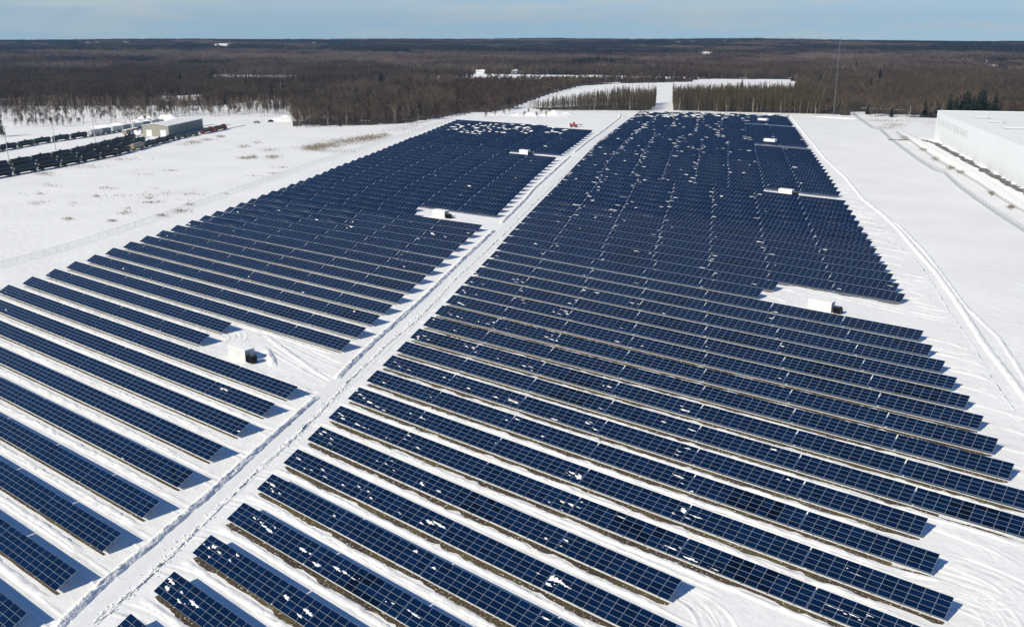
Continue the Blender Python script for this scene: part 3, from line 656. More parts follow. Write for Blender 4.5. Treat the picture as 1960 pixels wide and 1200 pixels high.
# ------------------------------------------------------------------ inverter stations
def inverter(px, py, lab, lab2, big=1.0):
    x, y = gp(px, py); Lc = 7.2 * big; Wc = 2.9; Hc = 2.95
    e = empty('inverter_cabin', (x, y, 0), 0, lab, 'inverter cabin', 'white inverter cabins beside the panel rows')
    b = MB(); b.box(-Lc, 0, 0, Wc, .15, Hc)
    for i in range(12): b.box(-Lc + .3 + i * .56, -Lc + .5 + i * .56, -.04, 0, .35, Hc - .2)
    b.build('body', M['cabin'], e)
    b = MB(); b.box(0, .03, .03, Wc - .03, .18, Hc - .03); b.build('end_panel', M['greywall'], e)
    b = MB(); b.box(-Lc - .06, .06, -.06, Wc + .06, Hc, Hc + .22); b.build('roof_snow', M['snow_lump'], e)
    b = MB(); b.box(-Lc + .2, -.2, .2, Wc - .2, -.1, .15); b.build('plinth', M['conc'], e)
    for i in (0, 1):
        d = MB(); d.box(.03, .05, .3 + i * 1.2, 1.4 + i * 1.2, .3, 2.5); dd = d.build('door', M['greywall'], e)
        d = MB(); d.box(.05, .09, 1.25 + i * .35, 1.32 + i * .35, 1.2, 1.5); d.build('handle', M['dark'], dd)
    t = empty('transformer', (x + .55, y - .35, 0), 0, lab2, 'transformer', 'black transformers beside the cabins')
    b = MB(); b.box(.15, 2.15, .3, 2.0, .15, 2.0); b.build('tank', M['black'], t)
    b = MB(); b.box(.05, 2.25, .2, 2.1, 2.0, 2.08); b.build('lid', M['darkgreen'], t)
    for i in range(9): b = MB(); b.box(.22 + i * .22, .27 + i * .22, -.1, .3, .35, 1.85); b.build('cooling_fin', M['black'], t)
    for i in range(7): b = MB(); b.box(2.15, 2.5, .42 + i * .22, .47 + i * .22, .35, 1.85); b.build('cooling_fin', M['black'], t)
    b = MB()
    for i in range(3): b.tube((.6 + i * .55, 1.2, 2.08), (.6 + i * .55, 1.2, 2.35), .09, .05)
    b.build('bushing', M['lightgrey'], t)
inverter(470, 693, 'white cabin with grey end panel in the clearing left of the road junction', 'black ribbed box at the end of the cabin left of the junction')
inverter(1590, 599, 'white cabin in the large clearing on the right, above the near rows', 'black ribbed box in the large clearing on the right side')
inverter(851, 418, 'white cabin in the middle clearing of the left panel block', 'dark ribbed box in the middle clearing of the left block')
inverter(1515, 376, 'white cabin in the narrow clearing halfway up the right block', 'dark ribbed box in the narrow clearing of the right block')
inverter(1010, 297.5, 'small far white cabin in the uppermost clearing of the left block', 'tiny dark box in the uppermost clearing of the left block')
for (px, py, w) in ((1476, 277, 6), (1462, 236, 6)):
    x, y = gp(px, py); e = empty('utility_hut', (x, y, 0), 0, 'snow covered white hut among the far right rows, %s' % ('nearer of the two' if py > 250 else 'farther, close to the wood'), 'hut')
    b = MB(); b.box(-w, w * .4, 0, 4, 0, 3.4); b.build('body', M['white_wall'], e)
    b = MB(); b.box(-w - .1, w * .4 + .1, -.1, 4.1, 3.4, 3.8); b.build('roof_snow', M['snow_lump'], e)
    b = MB(); b.box(w * .4, w * .4 + .05, .5, 3, .3, 2.6); b.build('door', M['greywall'], e)
# red lifting machine by the far white pad
x, y = gp(1098, 244); e = empty('red_loader', (x, y, 0), .4, 'small red machine standing in the uppermost rows of the left block', 'machine')
b = MB(); b.box(-3, 3, -1.2, 1.2, 1, 2.4); b.box(-3.4, -2.2, -1, 1, 2.4, 3.2); b.build('body', M['orange'], e)
b = MB(); b.box(-.6, 1, -1, 1, 2.4, 4.2); b.build('cab', M['orange'], e)
for sx_ in (-2, 2):
    for sy_ in (-1.3, 1.3): b = MB(); b.tube((sx_, sy_ - .25, .8), (sx_, sy_ + .25, .8), .8, n=12); b.build('wheel', M['black'], e)
b = MB(); b.box(2.8, 6.5, -.2, .2, 2.2, 2.7); b.box(6.2, 6.9, -1.1, 1.1, 1.6, 2.6); b.build('boom', M['orange'], e)

# ------------------------------------------------------------------ fences
M['chain_thin'] = M['chain'].copy(); M['chain_thin'].node_tree.nodes['Mix Shader'].inputs[0].default_value = .10
def fence(name, pts, h, step, lab, postr=.05, mm='chain'):
    P, s = resample(gline(pts), step); n = len(P)
    e = empty(name, (P[0][0], P[0][1], 0), 0, lab, 'fence'); o = P[0]
    b = MB()
    for i in range(n - 1):
        a = P[i] - o; c = P[i + 1] - o; b.quad((a[0], a[1], .05), (c[0], c[1], .05), (c[0], c[1], h), (a[0], a[1], h))
    b.build('mesh_panel', M[mm], e)
    b = MB()
    for i in range(n - 1):
        a = P[i] - o; c = P[i + 1] - o; b.tube((a[0], a[1], h), (c[0], c[1], h), .03, n=4, cap=False)
    b.build('top_rail', M['steel'], e)
    b = MB(); b.tube((0, 0, -.2), (0, 0, h + .1), postr, n=5); pm = b.mesh('post', [M['steel']])
    for p in P[:100]: link('post', pm, e, (p[0] - o[0], p[1] - o[1], 0))
fence('chain_link_fence', [(-80, 535), (0, 513), (100, 486), (200, 454), (300, 421), (400, 386), (500, 351), (600, 316), (700, 284), (800, 253), (868, 228)], 2.2, 6.2, 'faint wire fence along the left edge of the panel field', .04, 'chain_thin')
fence('chain_link_fence', [(1632, 219), (1645, 230), (1668, 246), (1683, 249), (1703, 268), (1725, 285), (1755, 307), (1785, 326), (1806, 333), (1830, 356), (1870, 386), (1905, 410), (1975, 455)], 2.6, 5.2, 'grey chain link fence winding across the open snow on the right', .06)
fence('post_fence', [(1715, 255), (1735, 266), (1765, 288), (1795, 310), (1830, 328), (1868, 350), (1900, 372), (1945, 400), (1990, 425)], 1.5, 5.0, 'low dark post fence between the grey fence and the white warehouse', .09)

# ------------------------------------------------------------------ white warehouse
w0 = np.array(gp(1788, 267)); w1 = np.array(gp(1960, 362)); dv = (w1 - w0) / np.linalg.norm(w1 - w0); nv = np.array([-dv[1], dv[0]])
if nv[0] < 0: nv = -nv
WL = float(np.linalg.norm(w1 - w0)) + 70; WD = 230.0; WH = 21.0
e = empty('warehouse', (w0[0], w0[1], 0), math.atan2(dv[1], dv[0]), 'huge white flat roofed warehouse at the right edge of the snowfield', 'warehouse')
sgn = 1 if np.dot(nv, (-dv[1], dv[0])) > 0 else -1
def yy(v): return sgn * v
b = MB(); b.box(0, WL, min(0, yy(WD)), max(0, yy(WD)), 0, WH)
for i_ in range(1, 20): b.box(i_ * 15.2 - .05, i_ * 15.2 + .05, min(yy(-.015), 0), max(yy(-.015), 0), .2, WH - .3)
b.build('wall', M['white_wall'], e)
b = MB(); b.box(.5, WL - .5, min(yy(.5), yy(WD - .5)), max(yy(.5), yy(WD - .5)), WH, WH + .15); b.build('roof', M['snow'], e)
b = MB(); b.box(-.15, WL, min(yy(-.15), yy(.45)), max(yy(-.15), yy(.45)), WH + .002, WH + .5); b.box(-.15, .45, min(yy(.45), yy(WD)), max(yy(.45), yy(WD)), WH + .002, WH + .5); b.build('parapet', M['white_wall'], e)
d_ = [1795, 1798, 1801.5, 1805, 1808.5, 1812, 1815.5, 1819, 1822.5, 1827.5, 1830, 1833, 1836, 1840, 1843, 1846, 1849, 1852.5]
for px in d_:
    # distance along the wall where the ray in plan meets it
    r_ = ray(px, 245)[:2]; A_ = np.array([[r_[0], -dv[0]], [r_[1], -dv[1]]]); k = np.linalg.solve(A_, w0)
    s_ = float(k[1]); b = MB(); b.box(s_ - .45, s_ + .45, min(yy(-.12), yy(.0)), max(yy(-.12), yy(-.002)), 11.8, 16.2); b.build('slot_window', M['conc'], e)
for (px, py, L_) in ((1880, 227, 9), (1908, 236, 10), (1943, 248, 13)):
    x, y = gp(px, py, WH + .5); b = MB(); v = empty('roof_unit', (x, y, WH + .15), math.atan2(dv[1], dv[0]) + math.pi / 2, 'snow capped vent box on the white warehouse roof, %s' % {1880: 'farthest of three', 1908: 'middle of three', 1943: 'nearest of three'}[px], 'roof vent', 'vent boxes on the warehouse roof')
    b.box(-L_ / 2, L_ / 2, -1.2, 1.2, 0, 1.3); b.build('housing', M['lightgrey'], v)
    b = MB(); b.box(-L_ / 2 - .1, L_ / 2 - 1.5, -1.3, 1.3, 1.3, 1.6); b.build('snow_cap', M['snow_lump'], v)

# ------------------------------------------------------------------ rail yard
def c1(x, y): return (x * .2296, 200 + y * .2296)
FRl = np.array(gline([c1(-200, 660), c1(0, 612), c1(500, 522), c1(950, 432), c1(1100, 392), c1(1430, 302), c1(1900, 204), (470, 240)]))
def along(P, s0):
    d = np.r_[0, np.cumsum(np.hypot(*np.diff(P, axis=0).T))]
    x = np.interp(s0, d, P[:, 0]); y = np.interp(s0, d, P[:, 1]); x2 = np.interp(s0 + 2, d, P[:, 0]); y2 = np.interp(s0 + 2, d, P[:, 1])
    return x, y, math.atan2(y2 - y, x2 - x)
def sof(P, q):
    d = np.r_[0, np.cumsum(np.hypot(*np.diff(P, axis=0).T))]; best = None
    for i in range(len(P) - 1):
        a, b = P[i], P[i + 1]; t = np.clip(np.dot(np.array(q) - a, b - a) / np.dot(b - a, b - a), 0, 1); e = np.linalg.norm(a + t * (b - a) - q)
        if best is None or e < best[0]: best = (e, d[i] + t * (d[i + 1] - d[i]))
    return best[1]
def shift(P, off):
    T = np.gradient(P, axis=0); T /= np.hypot(T[:, 0], T[:, 1])[:, None]; return P + np.c_[-T[:, 1], T[:, 0]] * off
BKl = np.array(gline([c1(-200, 430), c1(0, 392), c1(360, 327), c1(740, 272), c1(1190, 197), c1(1330, 172)]))
tracks = [FRl, shift(FRl, 15), shift(FRl, 30), shift(FRl, 41), shift(FRl, 46), BKl]
b = MB()
for ti, P in enumerate(tracks):
    Q, s = resample(P, 12)
    for i in range(len(Q) - 1):
        T = (Q[i + 1] - Q[i]); T /= np.linalg.norm(T); n_ = np.array([-T[1], T[0]])
        for o_ in (-.72, .72):
            a = Q[i] + n_ * o_; c = Q[i + 1] + n_ * o_; w = n_ * (.09 if ti not in (3, 4) else .3)
            b.quad((*(a - w), .16), (*(c - w), .16), (*(c + w), .16), (*(a + w), .16)); b.quad((*(a - w), 0), (*(c - w), 0), (*(c - w), .16), (*(a - w), .16)); b.quad((*(c + w), 0), (*(a + w), 0), (*(a + w), .16), (*(c + w), .16))
tag(b.build('rails', M['black']), kind='structure')
def bogie(x):
    b = MB()
    for dx in (-.9, .9):
        for y in (-.76, .76): b.tube((x + dx, y - .07, .46 + .16), (x + dx, y + .07, .62), .46, n=10)
        b.tube((x + dx, -.76, .62), (x + dx, .76, .62), .08, n=5)
    b.box(x - 1.5, x + 1.5, -.95, -.8, .5, .95); b.box(x - 1.5, x + 1.5, .8, .95, .5, .95); b.box(x - .3, x + .3, -.9, .9, .6, .9)
    return b.mesh('bogie', [M['black']])
PROTO = {}
def wagon(kind, col, Lw):
    """returns list of (name, mesh, children)"""
    key = (kind, col, Lw)
    if key in PROTO: return PROTO[key]
    h = Lw / 2; out = []
    b = MB(); b.box(-h + .5, h - .5, -1.2, 1.2, 1.05, 1.3); b.box(-h, -h + .5, -.2, .2, .9, 1.2); b.box(h - .5, h, -.2, .2, .9, 1.2); out.append(('underframe', b.mesh('underframe', [M['black']]), []))
    for x in (-h + 2.6, h - 2.6): out.append(('bogie', bogie(x), []))
    if kind == 'tank':
        b = MB(); b.lathe([(0, -h + .5), (1.0, -h + .6), (1.4, -h + .9), (1.55, -h + 1.4), (1.55, h - 1.4), (1.4, h - .9), (1.0, h - .6), (0, h - .5)], 16, c=(0, 0, 2.85), axis='x'); out.append(('tank', b.mesh('tank', [M[col]], True), []))
        b = MB(); b.tube((0, 0, 4.2), (0, 0, 4.9), .55, n=10); hc = MB(); hc.tube((0, 0, 4.9), (0, 0, 5.05), .4, n=8); out.append(('dome', b.mesh('dome', [M[col]]), [('hatch', hc.mesh('hatch', [M['black']]))]))
        b = MB(); b.box(-2.2, 2.2, -1.0, -.6, 4.36, 4.42); b.box(-2.2, 2.2, .6, 1.0, 4.36, 4.42)
        for x in (-2.2, 0, 2.2):
            for y in (-1, 1): b.tube((x, y, 4.4), (x, y, 5.2), .03, n=4)
        for y in (-1, 1): b.tube((-2.2, y, 5.2), (2.2, y, 5.2), .03, n=4)
        out.append(('walkway', b.mesh('walkway', [M['black']]), []))
        b = MB()
        for y in (-1.62, 1.62):
            for x in (-.25, .25): b.tube((x, y, 1.1), (x, y * .62, 4.4), .03, n=4)
            for k in range(8): b.tube((-.25, y, 1.4 + k * .35), (.25, y, 1.4 + k * .35), .025, n=4)
        out.append(('ladder', b.mesh('ladder', [M['black']]), []))
    elif kind == 'hopper':
        b = MB(); n = 6
        pr = [(-1.55, 1.9), (-1.6, 4.2), (-1.2, 4.6), (0, 4.75), (1.2, 4.6), (1.6, 4.2), (1.55, 1.9), (.6, 1.2), (-.6, 1.2)]
        for x0, x1 in ((-h + 1.2, h - 1.2),):
            for k in range(len(pr)):
                p, q = pr[k], pr[(k + 1) % len(pr)]; b.quad((x0, *p), (x1, *p), (x1, *q), (x0, *q))
            b.poly([(x0, *p) for p in pr[::-1]]); b.poly([(x1, *p) for p in pr])
        for k in range(7):
            x = -h + 1.6 + k * (Lw - 3.2) / 6
            for y in (-1.66, 1.66): b.box(x - .05, x + .05, min(y, y * .96), max(y, y * .96), 1.9, 4.2)
        out.append(('hopper_body', b.mesh('hopper_body', [M[col]]), []))
        b = MB(); b.box(-h + 1.5, h - 1.5, -.5, .5, 4.75, 4.85); out.append(('roof_walk', b.mesh('roof_walk', [M['conc']]), []))
        b = MB()
        for y in (-1.3, 1.3):
            for k in range(8): b.tube((-h + .8, y - .25, 1.2 + k * .4), (-h + .8, y + .25, 1.2 + k * .4), .03, n=4)
            b.tube((-h + .8, y - .25, 1.1), (-h + .8, y - .25, 4.4), .03, n=4); b.tube((-h + .8, y + .25, 1.1), (-h + .8, y + .25, 4.4), .03, n=4)
        out.append(('ladder', b.mesh('ladder', [M['black']]), []))
    elif kind == 'flat':
        b = MB(); b.box(-h + .6, h - .6, -1.4, 1.4, 1.3, 1.5); out.append(('deck', b.mesh('deck', [M['black']]), []))
        b = MB(); b.box(-h + 1.2, h - 1.2, -1.2, 1.2, 1.5, 2.3); b.box(-h + 2, h - 5, -1.1, 1.1, 2.3, 3.0); out.append(('load', b.mesh('load', [M[col]]), []))
    elif kind == 'loco':
        b = MB(); b.box(-h + 1, h - 5.2, -.95, .95, 1.3, 3.9); b.box(-h + 2, h - 7, -1.1, 1.1, 3.5, 4.05); out.append(('long_hood', b.mesh('long_hood', [M['black']]), []))
        b = MB(); b.box(h - 5.2, h - 2.9, -1.5, 1.5, 1.3, 4.3); b.box(h - 5.4, h - 2.7, -1.6, 1.6, 4.3, 4.45)
        wd = MB(); wd.box(h - 2.9, h - 2.86, -1.2, 1.2, 3.2, 3.9); wd.box(h - 4.8, h - 3.3, -1.54, -1.5, 3.1, 3.9); wd.box(h - 4.8, h - 3.3, 1.5, 1.54, 3.1, 3.9)
        out.append(('cab', b.mesh('cab', [M['orange']]), [('window', wd.mesh('window', [M['dark']]))]))
        b = MB(); b.box(h - 2.9, h - 1.0, -.9, .9, 1.3, 3.0); out.append(('short_hood', b.mesh('short_hood', [M['orange']]), []))
        b = MB(); b.box(-h + 3, h - 5.3, -.98, -.95, 1.5, 2.1); b.box(-h + .9, -h + 1.0, -1.4, 1.4, .8, 2.1); b.box(h - 1, h - .9, -1.4, 1.4, .8, 2.1); b.box(-h + .9, h - 1, -1.42, -1.38, 1.0, 1.28); out.append(('red_trim', b.mesh('red_trim', [M['orange']]), []))
        b = MB(); b.tube((-h + 5, 0, 4.0), (-h + 5, 0, 4.5), .3); b.tube((-h + 3, -.5, 4.0), (-h + 3, -.5, 4.3), .5, n=10); out.append(('exhaust', b.mesh('exhaust', [M['black']]), []))
    PROTO[key] = out; return out
def place(name, kind, col, Lw, P, s0, lab, cat, group):
    x, y, a = along(P, s0); e = empty(name, (x, y, .0), a, lab, cat, group)
    for nm, me, ch in wagon(kind, col, Lw):
        o = link(nm, me, e)
        for n2, m2_ in ch: link(n2, m2_, o)
s = sof(FRl, gp(*c1(1090, 395))); tanpos = s + 10.5
k = 0; pos = s - 9.5; fl = []
while pos > 4: fl.append(pos); pos -= 18.5
for k, p_ in enumerate(fl):
    place('tank_car', 'tank', 'darkgreen' if k in (3, 5) else 'black', 17.8, FRl, p_, '%s tank wagon behind the tan hopper wagon in the nearest string' % ('black, %s' % ordn(k + 1)), 'tank wagon', 'black tank wagons in the nearest string')
place('hopper_car', 'hopper', 'tan', 17.5, FRl, tanpos, 'rusty tan hopper wagon, the only light one in the nearest string', 'hopper wagon', None)
pos = tanpos + 18.8
for k in range(3): place('tank_car', 'tank', ['darkgreen', 'black', 'black'][k], 16, FRl, pos, '%s tank wagon ahead of the tan hopper, by the beige shed' % ordn(k + 1), 'tank wagon', 'dark tank wagons ahead of the tan hopper'); pos += 17.2
sl_ = sof(FRl, gp(*c1(1880, 210))) - 7
for k in range(2): place('flat_car', 'flat', 'darkgreen', 15, FRl, pos, 'low loaded flat wagon %s along the shed' % ['nearer the tank wagons', 'nearer the locomotives'][k], 'flat wagon', None); pos += 16.2
place('locomotive', 'loco', 'black', 20, FRl, sl_ - 21, 'black locomotive with red cab, second, behind the leading one', 'locomotive', None)
place('locomotive', 'loco', 'black', 20, FRl, sl_, 'leading black locomotive with red cab at the head of the train', 'locomotive', None)
for ti, (P, q0, nm) in enumerate([(tracks[1], c1(1330, 330), 'middle'), (tracks[2], c1(1290, 300), 'rear')]):
    s = sof(P, gp(*q0)); pos = s - 5.5 * ti; k = 0
    while pos > 6:
        place('tank_car', 'tank', 'black' if (k * 7 + ti) % 5 else 'darkgreen', 17.8, P, pos, '%s black tank wagon from the shed in the %s string of the front group' % (ordn(k + 1), nm), 'tank wagon', 'tank wagons in the %s string' % nm); pos -= 18.5; k += 1
s = sof(BKl, gp(*c1(745, 272)))
pos = s + 7; cols = ['lightgrey', 'midgrey', 'lightgrey', 'midgrey', 'lightgrey', 'midgrey', 'lightgrey', 'lightgrey', 'midgrey']
for k in range(9): place('hopper_car', 'hopper', cols[k], 12.6, BKl, pos, '%s hopper wagon, %s from the left end of the hoppers' % ('pale grey' if cols[k] == 'lightgrey' else 'dark grey', ordn(k + 1)), 'hopper wagon', 'hopper wagons on the far siding'); pos += 13.4
for k in range(2): place('flat_car', 'flat', 'black', 13, BKl, pos, 'dark flat wagon beyond the far hoppers, %s' % ['next to them', 'last of the string'][k], 'flat wagon', None); pos += 14
pos = s - 10; k = 0
while pos > 6:
    place('tank_car', 'tank', ['black', 'darkgreen', 'darkgreen', 'darkgreen', 'black'][k % 5], 17, BKl, pos, '%s dark tank wagon left of the pale hoppers on the far siding' % ordn(k + 1), 'tank wagon', 'dark tank wagons on the far siding'); pos -= 18.2; k += 1
# shed
a0 = np.array(gp(323.7, 262.5)); a1 = np.array(gp(389, 247.0)); a2 = np.array(gp(286, 260)); d1 = (a1 - a0); Ls = np.linalg.norm(d1); d1 /= Ls; n1 = np.array([-d1[1], d1[0]])
Ws = 21.0; Hs = 8.2
e = empty('train_shed', (a0[0], a0[1], 0), math.atan2(d1[1], d1[0]), 'beige metal shed with snow covered roof and two white doors by the tracks', 'shed')
b = MB(); b.box(0, Ls, 0, Ws, 0, Hs); b.poly([(0, 0, Hs), (0, Ws, Hs), (0, Ws / 2, Hs + 1.7)]); b.poly([(Ls, Ws, Hs), (Ls, 0, Hs), (Ls, Ws / 2, Hs + 1.7)])
b.build('gable_wall', M['beige'], e)
b = MB(); b.box(.05, Ls - .05, -.06, -.002, .0, Hs)
for i in range(40): b.box(i * Ls / 40 + .3, i * Ls / 40 + .5, -.14, -.06, .1, Hs - .1)
b.build('side_wall', M['greysiding'], e)
b = MB()
for y0, y1, z0, z1 in ((-.4, Ws / 2, Hs, Hs + 1.75), (Ws / 2, Ws + .4, Hs + 1.75, Hs)):
    b.quad((-.4, y0, z0 + .03), (Ls + .4, y0, z0 + .03), (Ls + .4, y1, z1 + .03), (-.4, y1, z1 + .03)); b.quad((-.4, y0, z0 + .3), (Ls + .4, y0, z0 + .3), (Ls + .4, y1, z1 + .3), (-.4, y1, z1 + .3))
b.quad((-.4, -.4, Hs + .03), (Ls + .4, -.4, Hs + .03), (Ls + .4, -.4, Hs + .3), (-.4, -.4, Hs + .3)); b.poly([(-.4, -.4, Hs), (-.4, Ws / 2, Hs + 1.75), (-.4, Ws + .4, Hs), (-.4, Ws + .4, Hs + .3), (-.4, Ws / 2, Hs + 2.05), (-.4, -.4, Hs + .3)])
b.build('roof', M['snow'], e)
for y in (2.2, 13.6): b = MB(); b.box(-.08, -.002, y, y + 4.6, 0, 5.2); b.build('door', M['white_wall'], e)
for x in (22, 31): b = MB(); b.box(x, x + 1.2, -.2, -.14, 4.4, 5.8); b.build('window', M['dark'], e)
b = MB(); b.tube((-.5, 18.5, 6.5), (-.5, 18.5, 7.1), .25); b.build('lamp', M['white_wall'], e)
# parked trailer and truck in front of the shed
x, y = gp(251, 258); e = empty('trailer', (x, y, 0), math.atan2(d1[1], d1[0]), 'brown snow topped box trailer parked left of the beige shed', 'trailer')
b = MB(); b.box(-10, 10, -1.5, 1.5, 1.2, 4.3); b.build('box', M['tan'], e); b = MB(); b.box(-10, 10, -1.5, 1.5, 4.3, 4.6); b.build('roof_snow', M['snow_lump'], e)
for xx in (-7, -5.6, 6):
    for y2 in (-1.3, 1.3): b = MB(); b.tube((xx, y2 - .2, .6), (xx, y2 + .2, .6), .6, n=10); b.build('wheel', M['black'], e)
x, y = gp(276, 257); e = empty('parked_truck', (x, y, 0), math.atan2(d1[1], d1[0]), 'dark truck with a white cab parked against the beige shed', 'truck')
b = MB(); b.box(-4, 4, -1.3, 1.3, 1, 3.6); b.build('box', M['darkgreen'], e); b = MB(); b.box(-6.4, -4.1, -1.2, 1.2, .8, 3.2); b.box(-7.2, -6.4, -1.1, 1.1, .8, 2.0); b.build('cab', M['white_wall'], e)
for xx in (-5.6, -1, 2.8):
    for y2 in (-1.2, 1.2): b = MB(); b.tube((xx, y2 - .2, .55), (xx, y2 + .2, .55), .55, n=10); b.build('wheel', M['black'], e)
for k, (px, py) in enumerate([(491, 236), (518, 234)]):
    x, y = gp(px, py); e = empty('parked_car', (x, y, 0), .6 + k, ['grey car under snow, left of the two parked past the locomotive', 'dark car, right of the two parked past the locomotive'][k], 'car')
    b = MB(); pr = [(-2.6, .4), (-2.6, 1.2), (-1.6, 1.35), (-1.0, 2.0), (1.3, 2.0), (2.0, 1.4), (2.6, 1.3), (2.6, .4)]
    b.poly([(p[0], -1, p[1]) for p in pr]); b.poly([(p[0], 1, p[1]) for p in pr[::-1]])
    for i in range(8): p, q = pr[i], pr[(i + 1) % 8]; b.quad((p[0], -1, p[1]), (p[0], 1, p[1]), (q[0], 1, q[1]), (q[0], -1, q[1]))
    b.build('body', M['midgrey' if k == 0 else 'black'], e)
    b = MB(); b.box(-.9, 1.2, -1.02, 1.02, 1.4, 1.85); b.build('window', M['dark'], e)
    if k == 0: b = MB(); b.box(-1.0, 1.3, -.9, .9, 2.0, 2.2); b.build('roof_snow', M['snow_lump'], e)
    for xx in (-1.7, 1.7):
        for y2 in (-.95, .95): b = MB(); b.tube((xx, y2 - .12, .38), (xx, y2 + .12, .38), .38, n=10); b.build('wheel', M['black'], e)
# light poles
for k, (px, py) in enumerate([c1(72, 460), c1(465, 383), c1(795, 318), c1(1100, 262)]):
    x, y = gp(px, py); e = empty('light_pole', (x, y, 0), math.atan2(d1[1], d1[0]), 'thin light pole between the tracks, %s from the left' % ordn(k + 1), 'light pole', 'light poles along the rail yard')
    b = MB(); b.tube((0, 0, 0), (0, 0, 20), .24, .16, n=6); b.build('pole', M['conc'], e)
    b = MB(); b.tube((0, 0, 19.8), (2.2, 0, 20.2), .09, n=5); b.build('arm', M['steel'], e); b = MB(); b.box(2, 3, -.2, .2, 20.1, 20.35); b.build('lamp_head', M['lightgrey'], e)
x, y = gp(1595, 222.5); e = empty('radio_mast', (x, y, 0), 0, 'tall thin grey lattice mast rising above the wood on the right', 'mast')
b = MB(); Ht = 72; ps = [(.45 * math.cos(a), .45 * math.sin(a)) for a in (0, 2.09, 4.19)]
for p in ps: b.tube((p[0], p[1], 0), (p[0], p[1], Ht), .055, n=4)
b.build('leg', M['midgrey'], e)
b = MB()
for i in range(36):
    for j in range(3): p, q = ps[j], ps[(j + 1) % 3]; b.tube((p[0], p[1], i * 2), (q[0], q[1], i * 2 + 2), .03, n=3, cap=False)
b.build('bracing', M['midgrey'], e)
b = MB(); b.tube((0, 0, Ht), (0, 0, Ht + 5), .1, n=4); b.build('aerial', M['lightgrey'], e)
for a in (.5, 2.6, 4.7):
    for hh in (35, 68): b = MB(); b.tube((0, 0, hh), (42 * math.cos(a), 42 * math.sin(a), 0), .035, n=3); b.build('guy_wire', M['steel'], e)

# ------------------------------------------------------------------ snow heaps
def heap(px, py, w, h, seed, lab, grp):
    x, y = gp(px, py); n = 22; V = []; Q = []
    for i in range(n):
        for j in range(n):
            u, v = (i / (n - 1) - .5) * 2, (j / (n - 1) - .5) * 2; r = min(1, math.hypot(u, v))
            z = h * (1 - r) ** 1.0 * (.55 + .9 * float(vnoise(u * 2.5 + seed * 5, v * 2.5, seed))) + h * .12 * float(vnoise(u * 8, v * 8, seed + 3)) * (r < .95)
            V.append((u * w, v * w * .6, z - .05))
    for i in range(n - 1):
        for j in range(n - 1): Q.append((i * n + j, (i + 1) * n + j, (i + 1) * n + j + 1, i * n + j + 1))
    o = link('snow_heap', npmesh('snow_heap', V, Q, M['snow_berm'], False), None, (x, y, 0), AZ)
    tag(o, lab, 'snow heap', grp)
for k, (px, py, w, h) in enumerate([(283, 232, 13, 5.5), (322, 230, 14, 6), (268, 234, 14, 3), (262, 258, 9, 4), (548, 231, 18, 4), (222, 243, 22, 3)]):
    heap(px, py, w, h, k, 'ploughed snow heap at the rail yard, %s' % ['pointed, left behind the shed', 'broad, behind the middle of the shed roof', 'low, behind the pale hoppers', 'in front of the trailer', 'flat, right of the parked cars', 'long and low above the far siding'][k], None)
for k, (px, py, w, h) in enumerate([(1020, 222, 14, 3.4), (1060, 222, 17, 4), (1080, 221, 12, 3), (990, 222, 10, 2), (955, 221, 10, 1.6)]):
    heap(px, py, w, h, k + 11, 'rough snow heap behind the left block, %s' % ['third from the right', 'second from the right, largest', 'rightmost, next to the snow pad', 'second from the left', 'leftmost'][k], 'snow heaps behind the left block')

# ------------------------------------------------------------------ dry weeds on the open snow
def weeds(cl, name, lab, mat_, hmax=.9):
    Vs = []; T = []
    for (px, py, rx, ry, n) in cl:
        p = np.array([gp(px + RS.normal(0, rx), py + RS.normal(0, ry)) for _ in range(n)]); h = RS.uniform(.25, hmax, n); d = RS.uniform(0, 6.28, n); w = RS.uniform(.04, .14, n)
        v = np.zeros((n, 4, 3)); dx = np.c_[np.cos(d), np.sin(d)] * w[:, None]; tipo = RS.normal(0, .25, (n, 2))
        v[:, 0, :2] = p - dx; v[:, 1, :2] = p + dx; v[:, 2, :2] = p + tipo + dx * .3; v[:, 3, :2] = p + tipo - dx * .3; v[:, 2, 2] = h; v[:, 3, 2] = h; Vs.append(v.reshape(-1, 3)); T.append(RS.uniform(.5, 1.5, n))
    V = np.concatenate(Vs); me = npmesh(name, V, np.arange(len(V)).reshape(-1, 4), mat_, tone=np.concatenate(T)); tag(link(name, me), lab, 'dry grass', kind='stuff')
